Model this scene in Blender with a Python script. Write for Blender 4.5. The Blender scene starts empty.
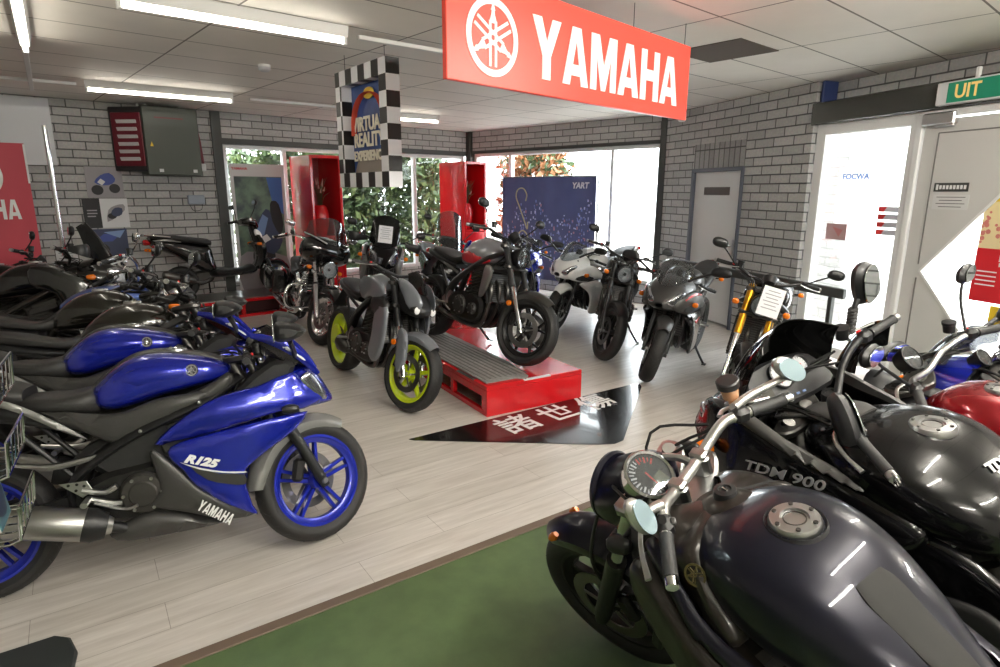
import bpy, bmesh, math, random
import numpy as np
from mathutils import Matrix, Vector
from mathutils.geometry import delaunay_2d_cdt
random.seed(7)
PI = math.pi
R = math.radians
scene = bpy.context.scene
COL = scene.collection


# ------------------------------------------------------------------ materials
def lin(c):
    c = c / 255.0
    return c / 12.92 if c <= 0.04045 else ((c + 0.055) / 1.055) ** 2.4


def rgb(r, g, b):
    return (lin(r), lin(g), lin(b), 1.0)


def nodes_of(name):
    m = bpy.data.materials.new(name)
    m.use_nodes = True
    nt = m.node_tree
    return m, nt, nt.nodes['Principled BSDF']


MATS = {}


def mat(name, col, rough=0.5, metal=0.0, coat=0.0, bump=0.0, bscale=60.0, spec=0.5, vary=0.0):
    if name in MATS:
        return MATS[name]
    m, nt, b = nodes_of(name)
    b.inputs['Base Color'].default_value = rgb(*col)
    b.inputs['Roughness'].default_value = rough
    b.inputs['Metallic'].default_value = metal
    b.inputs['Coat Weight'].default_value = coat
    b.inputs['Coat Roughness'].default_value = 0.04
    b.inputs['Specular IOR Level'].default_value = spec
    if bump or vary:
        tc = nt.nodes.new('ShaderNodeTexCoord')
        n = nt.nodes.new('ShaderNodeTexNoise')
        n.inputs['Scale'].default_value = bscale
        n.inputs['Detail'].default_value = 4
        nt.links.new(tc.outputs['Object'], n.inputs['Vector'])
        if bump:
            bp = nt.nodes.new('ShaderNodeBump')
            bp.inputs['Strength'].default_value = bump
            bp.inputs['Distance'].default_value = 0.002
            nt.links.new(n.outputs['Fac'], bp.inputs['Height'])
            nt.links.new(bp.outputs['Normal'], b.inputs['Normal'])
        if vary:
            mr = nt.nodes.new('ShaderNodeMapRange')
            mr.inputs['To Min'].default_value = max(0.02, rough - vary)
            mr.inputs['To Max'].default_value = min(1, rough + vary)
            nt.links.new(n.outputs['Fac'], mr.inputs['Value'])
            nt.links.new(mr.outputs['Result'], b.inputs['Roughness'])
    MATS[name] = m
    return m


def paint(name, col, metal=0.25, rough=0.28, coat=1.0, spec=0.5):
    return mat(name, col, rough, metal, coat, spec=spec)


def glassy(name, tint=(255, 255, 255), gloss=0.5, dens=0.0, dcol=(20, 20, 20)):
    """thin pane: clear film + mirror by fresnel, optionally mixed with a dark tint"""
    if name in MATS:
        return MATS[name]
    m, nt, b = nodes_of(name)
    out = nt.nodes['Material Output']
    tr = nt.nodes.new('ShaderNodeBsdfTransparent')
    tr.inputs['Color'].default_value = rgb(*tint)
    gl = nt.nodes.new('ShaderNodeBsdfGlossy')
    gl.inputs['Roughness'].default_value = 0.02
    fr = nt.nodes.new('ShaderNodeFresnel')
    fr.inputs['IOR'].default_value = 1.45
    mu = nt.nodes.new('ShaderNodeMath')
    mu.operation = 'MULTIPLY'
    mu.inputs[1].default_value = gloss
    nt.links.new(fr.outputs['Fac'], mu.inputs[0])
    mx = nt.nodes.new('ShaderNodeMixShader')
    nt.links.new(mu.outputs[0], mx.inputs['Fac'])
    src = tr
    if dens:
        df = nt.nodes.new('ShaderNodeBsdfDiffuse')
        df.inputs['Color'].default_value = rgb(*dcol)
        m2 = nt.nodes.new('ShaderNodeMixShader')
        m2.inputs['Fac'].default_value = dens
        nt.links.new(tr.outputs[0], m2.inputs[1])
        nt.links.new(df.outputs[0], m2.inputs[2])
        src = m2
    nt.links.new(src.outputs[0], mx.inputs[1])
    nt.links.new(gl.outputs[0], mx.inputs[2])
    nt.links.new(mx.outputs[0], out.inputs['Surface'])
    MATS[name] = m
    return m


def glow(name, col, strength):
    m, nt, b = nodes_of(name)
    b.inputs['Base Color'].default_value = rgb(*col)
    b.inputs['Emission Color'].default_value = rgb(*col)
    b.inputs['Emission Strength'].default_value = strength
    return m


# ------------------------------------------------------------------ geometry
class G:
    def __init__(s):
        s.v = []
        s.f = []
        s.mi = []
        s.n = 0

    def add(s, VF, m=0, M=None):
        V, F = VF
        V = np.asarray(V, float).reshape(-1, 3)
        if M is not None:
            A = np.array(M)
            V = V @ A[:3, :3].T + A[:3, 3]
        k = s.n
        s.v.append(V)
        s.f += [[i + k for i in f] for f in F]
        s.mi += [m] * len(F)
        s.n += len(V)
        return s

    def xf(s, M):
        A = np.array(M)
        s.v = [V @ A[:3, :3].T + A[:3, 3] for V in s.v]
        return s


MESHN = [0]


def build(name, g, m, parent=None, label=None, sharp=38, smooth=True, M=None, kind=None, flip=True):
    if isinstance(g, tuple):
        g = G().add(g)
    if M is not None:
        g.xf(M)
    V = np.concatenate(g.v) if g.v else np.zeros((0, 3))
    me = bpy.data.meshes.new(name)
    me.from_pydata(V.tolist(), [], g.f)
    ms = m if isinstance(m, (list, tuple)) else [m]
    for x in ms:
        me.materials.append(x)
    if len(ms) > 1:
        me.polygons.foreach_set('material_index', g.mi)
    if flip:
        bm = bmesh.new()
        bm.from_mesh(me)
        bmesh.ops.recalc_face_normals(bm, faces=bm.faces)
        bm.to_mesh(me)
        bm.free()
    if smooth:
        me.polygons.foreach_set('use_smooth', [True] * len(me.polygons))
        me.set_sharp_from_angle(angle=R(sharp))
    me.update()
    o = bpy.data.objects.new(name, me)
    COL.objects.link(o)
    if parent is not None:
        o.parent = parent
    if label:
        o['label'] = label
    if kind:
        o['kind'] = kind
    return o


def empty(name, loc=(0, 0, 0), rot=(0, 0, 0)):
    o = bpy.data.objects.new(name, None)
    o.empty_display_size = 0.1
    o.location = loc
    o.rotation_euler = rot
    COL.objects.link(o)
    return o


def tag(o, label, cat, group=None):
    o['label'] = label
    o['category'] = cat
    if group:
        o['group'] = group
    return o


def struct(o):
    o['kind'] = 'structure'
    return o


def cr(pts, n=6, closed=False):
    """Catmull-Rom through points"""
    P = np.asarray(pts, float)
    N = len(P)
    out = []
    segs = N if closed else N - 1
    for i in range(segs):
        if closed:
            a, b, c, d = P[(i - 1) % N], P[i], P[(i + 1) % N], P[(i + 2) % N]
        else:
            b, c = P[i], P[i + 1]
            a = P[i - 1] if i > 0 else 2 * b - c
            d = P[i + 2] if i + 2 < N else 2 * c - b
        for k in range(n):
            t = k / n
            out.append(0.5 * ((2 * b) + (c - a) * t + (2 * a - 5 * b + 4 * c - d) * t * t + (3 * b - a - 3 * c + d) * t ** 3))
    if not closed:
        out.append(P[-1])
    return np.array(out)


def loft(rings, cap0=True, cap1=True, closed=True):
    rings = [np.asarray(r, float) for r in rings]
    k = len(rings[0])
    V = np.concatenate(rings)
    F = []
    for i in range(len(rings) - 1):
        a = i * k
        for j in range(k if closed else k - 1):
            j2 = (j + 1) % k
            F.append([a + j, a + j2, a + k + j2, a + k + j])
    if cap0:
        F.append(list(range(k))[::-1])
    if cap1:
        a = (len(rings) - 1) * k
        F.append([a + j for j in range(k)])
    return V, F


def lathe(prof, n=32, axis='y', c=(0, 0, 0), closed=False):
    """prof: (radius, position along the axis)"""
    rings = []
    for t in range(n):
        a = 2 * PI * t / n
        ca, sa = math.cos(a), math.sin(a)
        if axis == 'y':
            rings.append([(r * ca, h, r * sa) for r, h in prof])
        elif axis == 'z':
            rings.append([(r * ca, r * sa, h) for r, h in prof])
        else:
            rings.append([(h, r * ca, r * sa) for r, h in prof])
    k = len(prof)
    V = np.array(rings).reshape(-1, 3) + np.array(c)
    F = []
    for i in range(n):
        a, b = i * k, ((i + 1) % n) * k
        for j in range(k if closed else k - 1):
            j2 = (j + 1) % k
            F.append([a + j, a + j2, b + j2, b + j])
    if not closed:
        if prof[0][0] > 1e-6:
            F.append([i * k for i in range(n)])
        if prof[-1][0] > 1e-6:
            F.append([i * k + k - 1 for i in range(n)])
    return V, F


def tube(pts, r, n=8, s=5, flat=None, caps=True, up=(0, 0, 1)):
    """swept tube; r scalar or list per control point; flat=(a,b) elliptical scale"""
    P = np.asarray(pts, float)
    rr = np.full(len(P), r, float) if np.isscalar(r) else np.asarray(r, float)
    if s > 1 and len(P) > 2:
        Q = cr(np.column_stack([P, rr]), s)
        P, rr = Q[:, :3], Q[:, 3]
    T = np.gradient(P, axis=0)
    T /= np.linalg.norm(T, axis=1)[:, None] + 1e-12
    u = np.array(up, float)
    if abs(T[0] @ u) > 0.95:
        u = np.array((1.0, 0, 0)) if abs(T[0][0]) < 0.9 else np.array((0, 1.0, 0))
    rings = []
    fa, fb = flat or (1, 1)
    for p, t, q in zip(P, T, rr):
        u = u - t * (t @ u)
        u /= np.linalg.norm(u) + 1e-12
        w = np.cross(t, u)
        rings.append([p + q * (fa * math.cos(2 * PI * k / n) * w + fb * math.sin(2 * PI * k / n) * u) for k in range(n)])
    return loft(rings, caps, caps)


def box(c, s, b=0.0, M=None):
    """box centre c size s with chamfer b"""
    hx, hy, hz = s[0] / 2, s[1] / 2, s[2] / 2
    b = min(b, hx * .9, hy * .9, hz * .9)

    def ring(x, y, z, bb):
        if bb <= 0:
            return [(x, y, z), (-x, y, z), (-x, -y, z), (x, -y, z)]
        return [(x, y - bb, z), (x - bb, y, z), (-x + bb, y, z), (-x, y - bb, z), (-x, -y + bb, z), (-x + bb, -y, z), (x - bb, -y, z), (x, -y + bb, z)]
    if b > 0:
        rs = [ring(hx - b, hy - b, -hz, b * .5), ring(hx, hy, -hz + b, b), ring(hx, hy, hz - b, b), ring(hx - b, hy - b, hz, b * .5)]
    else:
        rs = [ring(hx, hy, -hz, 0), ring(hx, hy, hz, 0)]
    V, F = loft(rs)
    if M is not None:
        A = np.array(M)
        V = V @ A[:3, :3].T
    return V + np.array(c), F


def beam(p, q, w0, w1=None, t=0.02, t1=None, up=(0, 1, 0), b=0.15):
    """tapered bar from p to q: width in-plane, thickness along up"""
    p, q = np.array(p, float), np.array(q, float)
    w1 = w0 if w1 is None else w1
    t1 = t if t1 is None else t1
    d = q - p
    d /= np.linalg.norm(d)
    u = np.array(up, float)
    u -= d * (u @ d)
    u /= np.linalg.norm(u)
    s = np.cross(d, u)
    rings = []
    for o, w, tt in ((p, w0, t), (q, w1, t1)):
        a, c = w / 2, tt / 2
        k = min(a, c) * b * 2
        rings.append([o + s * x + u * y for x, y in ((a, c - k), (a - k, c), (-a + k, c), (-a, c - k), (-a, -c + k), (-a + k, -c), (a - k, -c), (a, -c + k))])
    return loft(rings)


def inset(P, d):
    """offset a 2-D polygon inwards (any winding)"""
    P = np.asarray(P, float)
    a = 0.5 * np.sum(P[:, 0] * np.roll(P[:, 1], -1) - np.roll(P[:, 0], -1) * P[:, 1])
    e = np.roll(P, -1, 0) - P
    e /= np.linalg.norm(e, axis=1)[:, None] + 1e-9
    nrm = np.column_stack([-e[:, 1], e[:, 0]]) * (1 if a > 0 else -1)
    m = nrm + np.roll(nrm, 1, 0)
    L = np.linalg.norm(m, axis=1)[:, None] + 1e-9
    m /= L
    k = 1 / np.clip(L / 2, 0.5, 1)
    return P + m * d * k


def slab(out, y0, y1, b=0.006, sm=0, plane='xz'):
    """outline (x,z) extruded from y0 to y1 with chamfered edges"""
    P = cr(out, sm, True) if sm else np.asarray(out, float)
    Q = inset(P, b)
    if y1 < y0:
        y0, y1 = y1, y0
    bb = min(b, (y1 - y0) * .45)

    def r(A, y):
        if plane == 'xz':
            return np.column_stack([A[:, 0], np.full(len(A), y), A[:, 1]])
        if plane == 'yz':
            return np.column_stack([np.full(len(A), y), A[:, 0], A[:, 1]])
        return np.column_stack([A[:, 0], A[:, 1], np.full(len(A), y)])
    return loft([r(Q, y0), r(P, y0 + bb), r(P, y1 - bb), r(Q, y1)])


def _dist(P, poly):
    A = poly
    B = np.roll(poly, -1, 0)
    d = B - A
    L2 = np.sum(d * d, 1) + 1e-12
    pa = P[:, None, :] - A[None]
    t = np.clip(np.sum(pa * d[None], 2) / L2, 0, 1)
    q = pa - t[..., None] * d[None]
    return np.sqrt(np.min(np.sum(q * q, 2), 1))


def _inside(P, poly):
    x, y = P[:, 0][:, None], P[:, 1][:, None]
    x0, y0 = poly[:, 0], poly[:, 1]
    x1, y1 = np.roll(x0, -1), np.roll(y0, -1)
    c = ((y0 > y) != (y1 > y)) & (x < (x1 - x0) * (y - y0) / (y1 - y0 + 1e-12) + x0)
    return np.sum(c, 1) % 2 == 1


def fill2d(out, sm, step, r):
    P = cr(out, sm, True) if sm else np.asarray(out, float)
    pts = [P]
    for fr in (0.18, 0.5, 0.95):
        Q = inset(P, r * fr)
        ok = _inside(Q, P)
        Q = Q[ok]
        if len(Q):
            Q = Q[_dist(Q, P) > r * fr * 0.93]
            pts.append(Q)
    lo, hi = P.min(0), P.max(0)
    gx, gy = np.meshgrid(np.arange(lo[0] + step * .37, hi[0], step), np.arange(lo[1] + step * .41, hi[1], step))
    g = np.column_stack([gx.ravel(), gy.ravel()])
    if len(g):
        g = g[_inside(g, P)]
        if len(g):
            g = g[_dist(g, P) > r * 1.25]
            pts.append(g)
    A = np.concatenate(pts)
    n = len(P)
    res = delaunay_2d_cdt([Vector(p) for p in A], [(i, (i + 1) % n) for i in range(n)], [], 1, 1e-5)
    V = np.array([tuple(v) for v in res[0]])
    F = [list(f) for f in res[2]]
    d = _dist(V, P)
    return V, F, d


def panel(out, base, bulge=0.02, r=0.04, thick=0.006, side=1, sm=3, step=0.03, M=None):
    """curved plate with outline in (x,z): outer face at y=side*(base(x,z)+bulge*profile)"""
    V2, F, d = fill2d(out, sm, step, r)
    t = np.clip(d / r, 0, 1)
    h = bulge * np.sqrt(1 - (1 - t) ** 2)
    bs = np.array([base(x, z) for x, z in V2]) if callable(base) else np.full(len(V2), base)
    o = np.column_stack([V2[:, 0], side * (bs + h), V2[:, 1]])
    i = np.column_stack([V2[:, 0], side * (bs - thick), V2[:, 1]])
    n = len(V2)
    FF = [f for f in F] + [[k + n for k in f[::-1]] for f in F]
    # rim
    cnt = {}
    for f in F:
        for a, b in zip(f, f[1:] + f[:1]):
            cnt[(a, b)] = 1
    for (a, b) in list(cnt):
        if (b, a) not in cnt:
            FF.append([b, a, a + n, b + n])
    return np.concatenate([o, i]), FF


def puff(out, hw, r=0.05, sm=3, step=0.03, c=0.0, plane='xz'):
    """closed body: silhouette in (x,z), half width hw(x,z), rounded edge of radius r"""
    V2, F, d = fill2d(out, sm, step, r)
    t = np.clip(d / r, 0, 1)
    k = np.sqrt(1 - (1 - t) ** 2)
    w = np.array([hw(x, z) for x, z in V2]) if callable(hw) else np.full(len(V2), hw)
    h = w * k
    rim = d < 1e-5
    n = len(V2)
    mp = np.arange(n) + n
    a = np.column_stack([V2[:, 0], c + h, V2[:, 1]])
    b = np.column_stack([V2[:, 0], c - h, V2[:, 1]])
    idx = {}
    bl = []
    for i in range(n):
        if rim[i]:
            idx[i] = i
        else:
            idx[i] = n + len(bl)
            bl.append(b[i])
    V = np.concatenate([a, np.array(bl).reshape(-1, 3)])
    FF = list(F) + [[idx[k2] for k2 in f[::-1]] for f in F]
    if plane == 'yz':
        V = V[:, [1, 0, 2]]
    elif plane == 'xy':
        V = V[:, [0, 2, 1]]
    return V, FF


def body(st, n=24, k=5, kw=0.45, e=2.4, e2=None, cap=True):
    """loft along x. stations (x, ztop, zbot, halfwidth[, kw[, y]])"""
    S = np.array([list(s) + [kw, 0.0][len(s) - 4:] if len(s) < 6 else list(s) for s in st], float)
    S = cr(S, k)
    rings = []
    e2 = e2 or e
    for x, zt, zb, w, q, yy in S:
        zw = zb + q * (zt - zb)
        rg = []
        for j in range(n):
            a = 2 * PI * j / n
            ca, sa = math.cos(a), math.sin(a)
            ee = e if sa >= 0 else e2
            y = w * math.copysign(abs(ca) ** (2 / ee), ca)
            z = zw + (zt - zw if sa >= 0 else zw - zb) * math.copysign(abs(sa) ** (2 / ee), sa)
            rg.append((x, yy + y, z))
        rings.append(rg)
    return loft(rings, cap, cap)


def interp(tab):
    xs = [a for a, _ in tab]
    ys = [b for _, b in tab]
    return lambda x, z=0: float(np.interp(x, xs, ys))


def T(x, y, z):
    return Matrix.Translation((x, y, z))


def mirror_y(VF):
    V, F = VF
    V = np.array(V, float)
    V[:, 1] *= -1
    return V, [f[::-1] for f in F]


# ------------------------------------------------------------------ lettering
LET = {
    'Y': ([[(0, 1), (.28, 1), (.45, .62), (.62, 1), (.9, 1), (.58, .38), (.58, 0), (.32, 0), (.32, .38)]], .9),
    'A': ([[(0, 0), (.3, 1), (.6, 1), (.9, 0), (.65, 0), (.61, .17), (.29, .17), (.25, 0)]], .9),
    'M': ([[(0, 0), (0, 1), (.3, 1), (.5, .45), (.7, 1), (1, 1), (1, 0), (.77, 0), (.77, .6), (.58, 0), (.42, 0), (.23, .6), (.23, 0)]], 1.0),
    'H': ([[(0, 0), (0, 1), (.25, 1), (.25, .62), (.6, .62), (.6, 1), (.85, 1), (.85, 0), (.6, 0), (.6, .4), (.25, .4), (.25, 0)]], .85),
}
HOLE = {'A': [(.34, .36), (.56, .36), (.45, .78)]}


def yamaha_word(h, wx=0.62, gap=0.12, depth=0.002):
    """the block word, drawn in the x-z plane, facing -y; returns geometry and width"""
    g = G()
    x = 0
    for ch in 'YAMAHA':
        polys, w = LET[ch]
        for P in polys:
            if ch in HOLE:
                O = HOLE[ch]
                A = np.array(P + O, float)
                n = len(P)
                ed = [(i, (i + 1) % n) for i in range(n)] + [(n + i, n + (i + 1) % 3) for i in range(3)]
                r = delaunay_2d_cdt([Vector(p) for p in A], ed, [], 1, 1e-5)
                V = np.array([tuple(v) for v in r[0]])
                F = []
                for f in r[2]:
                    c = np.mean(V[list(f)], 0)[None]
                    if not _inside(c, np.array(O, float))[0]:
                        F.append(list(f))
            else:
                A = np.array(P, float)
                n = len(P)
                r = delaunay_2d_cdt([Vector(p) for p in A], [(i, (i + 1) % n) for i in range(n)], [], 1, 1e-5)
                V = np.array([tuple(v) for v in r[0]])
                F = [list(f) for f in r[2]]
            n = len(V)
            fr = np.column_stack([(V[:, 0]) * wx * h + x, np.full(n, -depth), V[:, 1] * h])
            bk = fr + np.array((0, depth, 0))
            FF = [f for f in F] + [[i + n for i in f[::-1]] for f in F]
            ed = {(a, b) for f in F for a, b in zip(f, f[1:] + f[:1])}
            for a, b in ed:
                if (b, a) not in ed:
                    FF.append([a, b, b + n, a + n])
            g.add((np.concatenate([fr, bk]), FF))
        x += (w * wx + gap * wx) * h
    return g, x - gap * wx * h


def emblem(r, depth=0.002, ring=True):
    """three crossed tuning forks in a ring, x-z plane facing -y, centred"""
    g = G()
    if ring:
        g.add(lathe([(r * .82, -depth), (r, -depth), (r, 0), (r * .82, 0)], 48, 'y', closed=True))
    for k in range(3):
        a = PI / 2 + k * 2 * PI / 3
        d = np.array((math.cos(a), 0, math.sin(a)))
        s = np.array((-d[2], 0, d[0]))
        for o in (-.11, .11):
            g.add(beam(d * r * .42 + s * o * r + (0, -depth / 2, 0), -d * r * .74 + s * o * r + (0, -depth / 2, 0), r * .09, r * .09, depth))
        g.add(beam(d * r * .36 + (0, -depth / 2, 0), d * r * .55 + (0, -depth / 2, 0), r * .30, r * .16, depth))
        g.add(beam(d * r * .52 + (0, -depth / 2, 0), d * r * .72 + (0, -depth / 2, 0), r * .15, r * .10, depth))
        g.add(beam(d * r * .68 + (0, -depth / 2, 0), d * r * .84 + (0, -depth / 2, 0), r * .17, r * .05, depth))
    return g


def text(name, body_, size, M, m, parent=None, ext=0.0015, sx=1.0, offset=0.0, shear=0.0, align='CENTER'):
    """raised lettering; local text plane x-y is mapped by M"""
    c = bpy.data.curves.new(name, 'FONT')
    c.body = body_
    c.size = size
    c.extrude = ext
    c.offset = offset
    c.shear = shear
    c.align_x = align
    c.align_y = 'CENTER'
    c.resolution_u = 3
    c.materials.append(m)
    tmp = bpy.data.objects.new(name, c)
    COL.objects.link(tmp)
    dg = bpy.context.evaluated_depsgraph_get()
    me = bpy.data.meshes.new_from_object(tmp.evaluated_get(dg))
    bpy.data.objects.remove(tmp)
    bpy.data.curves.remove(c)
    o = bpy.data.objects.new(name, me)
    COL.objects.link(o)
    if parent is not None:
        o.parent = parent
    o.matrix_local = M @ Matrix.Diagonal((sx, 1, 1, 1))
    return o


# text planes: facing -y (x right, z up) in the parent's frame
FACE = Matrix(((1, 0, 0, 0), (0, 0, -1, 0), (0, 1, 0, 0), (0, 0, 0, 1)))
# ================================================================== palette
M_RUB = mat('tyre rubber', (30, 29, 29), 0.62, bump=0.15, bscale=140)
M_BLK = mat('black plastic', (22, 22, 24), 0.42, vary=0.08)
M_MATT = mat('matt black', (26, 26, 27), 0.62)
M_GLOSS = mat('gloss black', (10, 10, 12), 0.18, 0.0, 0.8)
M_CHR = mat('chrome', (225, 225, 228), 0.10, 1.0)
M_ALU = mat('aluminium', (190, 190, 190), 0.30, 1.0)
M_DALU = mat('dark metal', (92, 90, 88), 0.38, 0.9)
M_CAST = mat('cast engine metal', (70, 68, 66), 0.48, 0.7, bump=0.1)
M_BENG = mat('black engine metal', (30, 29, 29), 0.42, 0.4)
M_GOLD = mat('gold anodised', (205, 150, 40), 0.28, 0.9)
M_VINYL = mat('seat vinyl', (36, 35, 35), 0.55, bump=0.25, bscale=220)
M_AMB = mat('amber lens', (235, 120, 20), 0.2, 0, 0.6)
M_REDL = mat('red lens', (170, 15, 20), 0.2, 0, 0.6)
M_RED = mat('red switch', (215, 30, 30), 0.4)
M_WHITE = mat('white print', (235, 235, 235), 0.5)
M_LENS = mat('headlight reflector', (250, 250, 250), 0.35, 0.0, 0.9)
M_PAPER = mat('paper', (228, 228, 232), 0.8)
M_CLEAR = glassy('clear screen', (225, 228, 230), 0.9, 0.06, (150, 150, 150))
M_SMOKE = glassy('smoked screen', (150, 150, 152), 1.0, 0.35, (35, 35, 36))
M_DSMOKE = glassy('dark screen', (95, 95, 92), 1.0, 0.55, (22, 22, 22))
M_MIR = mat('mirror glass', (215, 222, 226), 0.03, 1.0)
M_GRIP = mat('grip rubber', (34, 34, 35), 0.6, bump=0.3, bscale=300)
M_DISC = mat('brake disc steel', (150, 148, 145), 0.3, 1.0)
M_GREY = mat('grey plastic', (62, 61, 60), 0.45)
M_HOSE = mat('cable', (16, 16, 16), 0.45)

# ================================================================== room plan
CZ = 2.8
C12 = Vector((-0.612, 12.046, 0))
C23 = Vector((2.374, 9.228, 0))
d1 = Vector((0.754, 0.657, 0)).normalized()
d2 = (C23 - C12).normalized()
d3 = Vector((0.301, -0.954, 0)).normalized()
L2 = (C23 - C12).length


def frame(o, X):
    Y = Vector((0, 0, 1)).cross(X)
    return Matrix(((X.x, Y.x, 0, o.x), (X.y, Y.y, 0, o.y), (0, 0, 1, o.z), (0, 0, 0, 1)))


F1 = frame(C12, -d1)      # x = distance left of the far corner, +y = into the room
F2 = frame(C12, -d2)      # x = -distance
F3 = frame(C23, -d3)
# text facing into the room (+y of a wall frame)
INW = Matrix(((-1, 0, 0, 0), (0, 0, 1, 0), (0, 1, 0, 0), (0, 0, 0, 1)))


def wallbox(name, Fm, x0, x1, z0, z1, y0, y1, m, b=0.0):
    g = G().add(box(((x0 + x1) / 2, (y0 + y1) / 2, (z0 + z1) / 2), (abs(x1 - x0), abs(y1 - y0), z1 - z0), b))
    o = build(name, g, m)
    o.matrix_world = Fm
    return struct(o)


def brick(name, w, h, c1, c2, mo, off=0.5, rot=False):
    m, nt, b = nodes_of(name)
    L = nt.links.new
    tc = nt.nodes.new('ShaderNodeTexCoord')
    sp = nt.nodes.new('ShaderNodeSeparateXYZ')
    cb = nt.nodes.new('ShaderNodeCombineXYZ')
    L(tc.outputs['Object'], sp.inputs[0])
    ad = nt.nodes.new('ShaderNodeMath')
    ad.operation = 'ADD'
    L(sp.outputs['X'], ad.inputs[0])
    L(sp.outputs['Y'], ad.inputs[1])
    L(ad.outputs[0], cb.inputs['X'])
    L(sp.outputs['Z'], cb.inputs['Y'])
    t = nt.nodes.new('ShaderNodeTexBrick')
    t.offset = off
    t.inputs['Scale'].default_value = 1
    t.inputs['Brick Width'].default_value = w
    t.inputs['Row Height'].default_value = h
    t.inputs['Mortar Size'].default_value = 0.008
    t.inputs['Mortar Smooth'].default_value = 0.25
    t.inputs['Color1'].default_value = rgb(*c1)
    t.inputs['Color2'].default_value = rgb(*c2)
    t.inputs['Mortar'].default_value = rgb(*mo)
    L(cb.outputs[0], t.inputs['Vector'])
    n = nt.nodes.new('ShaderNodeTexNoise')
    n.inputs['Scale'].default_value = 35
    n.inputs['Detail'].default_value = 6
    L(tc.outputs['Object'], n.inputs['Vector'])
    mx = nt.nodes.new('ShaderNodeMix')
    mx.data_type = 'RGBA'
    mx.blend_type = 'OVERLAY'
    mx.inputs[0].default_value = 0.35
    L(t.outputs['Color'], mx.inputs[6])
    L(n.outputs['Color'], mx.inputs[7])
    hs = nt.nodes.new('ShaderNodeHueSaturation')
    hs.inputs['Saturation'].default_value = 0.35
    L(mx.outputs[2], hs.inputs['Color'])
    L(hs.outputs[0], b.inputs['Base Color'])
    b.inputs['Roughness'].default_value = 0.7
    bp = nt.nodes.new('ShaderNodeBump')
    bp.inputs['Distance'].default_value = 0.006
    bp.inputs['Strength'].default_value = 0.7
    iv = nt.nodes.new('ShaderNodeMath')
    iv.operation = 'SUBTRACT'
    iv.inputs[0].default_value = 1
    L(t.outputs['Fac'], iv.inputs[1])
    L(iv.outputs[0], bp.inputs['Height'])
    L(bp.outputs['Normal'], b.inputs['Normal'])
    return m


M_BRICK = brick('grey painted brick', 0.30, 0.10, (182, 179, 175), (162, 159, 155), (92, 90, 88))
M_SOLD = brick('grey soldier brick', 0.10, 0.32, (158, 155, 152), (140, 137, 134), (84, 82, 80), 0.0)
M_FRAME = mat('white window frame', (232, 232, 232), 0.35)
M_DARK = mat('dark grey steel', (62, 64, 62), 0.45)
M_BEAM = mat('dark grey beam paint', (58, 58, 54), 0.22, 0, 0.3)
M_PANE = glassy('window glass', (250, 252, 252), 0.5)


def ceiling_mat():
    m, nt, b = nodes_of('suspended ceiling tile')
    L = nt.links.new
    tc = nt.nodes.new('ShaderNodeTexCoord')
    t = nt.nodes.new('ShaderNodeTexBrick')
    t.offset = 0.0
    t.inputs['Scale'].default_value = 1
    t.inputs['Brick Width'].default_value = 1.2
    t.inputs['Row Height'].default_value = 0.6
    t.inputs['Mortar Size'].default_value = 0.007
    t.inputs['Mortar Smooth'].default_value = 0.0
    t.inputs['Color1'].default_value = rgb(242, 237, 230)
    t.inputs['Color2'].default_value = rgb(238, 233, 226)
    t.inputs['Mortar'].default_value = rgb(120, 114, 108)
    L(tc.outputs['Object'], t.inputs['Vector'])
    n = nt.nodes.new('ShaderNodeTexNoise')
    n.inputs['Scale'].default_value = 3
    n.inputs['Detail'].default_value = 8
    L(tc.outputs['Object'], n.inputs['Vector'])
    mx = nt.nodes.new('ShaderNodeMix')
    mx.data_type = 'RGBA'
    mx.blend_type = 'MULTIPLY'
    mx.inputs[0].default_value = 0.12
    L(t.outputs['Color'], mx.inputs[6])
    L(n.outputs['Fac'], mx.inputs[7])
    L(mx.outputs[2], b.inputs['Base Color'])
    b.inputs['Roughness'].default_value = 0.6
    return m


def wood_mat():
    m, nt, b = nodes_of('whitewashed plank floor')
    L = nt.links.new
    tc = nt.nodes.new('ShaderNodeTexCoord')
    t = nt.nodes.new('ShaderNodeTexBrick')
    t.offset = 0.37
    t.inputs['Scale'].default_value = 1
    t.inputs['Brick Width'].default_value = 1.25
    t.inputs['Row Height'].default_value = 0.19
    t.inputs['Mortar Size'].default_value = 0.0012
    t.inputs['Color1'].default_value = rgb(228, 222, 216)
    t.inputs['Color2'].default_value = rgb(218, 212, 205)
    t.inputs['Mortar'].default_value = rgb(165, 155, 146)
    L(tc.outputs['Object'], t.inputs['Vector'])
    mp = nt.nodes.new('ShaderNodeMapping')
    mp.inputs['Scale'].default_value = (1.3, 14, 1)
    L(tc.outputs['Object'], mp.inputs['Vector'])
    n = nt.nodes.new('ShaderNodeTexNoise')
    n.inputs['Scale'].default_value = 1.6
    n.inputs['Detail'].default_value = 9
    n.inputs['Roughness'].default_value = 0.62
    L(mp.outputs[0], n.inputs['Vector'])
    cr_ = nt.nodes.new('ShaderNodeValToRGB')
    cr_.color_ramp.elements[0].position = 0.3
    cr_.color_ramp.elements[0].color = rgb(186, 178, 170)
    cr_.color_ramp.elements[1].position = 0.7
    cr_.color_ramp.elements[1].color = rgb(255, 255, 255)
    L(n.outputs['Fac'], cr_.inputs[0])
    mx = nt.nodes.new('ShaderNodeMix')
    mx.data_type = 'RGBA'
    mx.blend_type = 'MULTIPLY'
    mx.inputs[0].default_value = 0.55
    L(t.outputs['Color'], mx.inputs[6])
    L(cr_.outputs[0], mx.inputs[7])
    L(mx.outputs[2], b.inputs['Base Color'])
    b.inputs['Roughness'].default_value = 0.34
    return m


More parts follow.
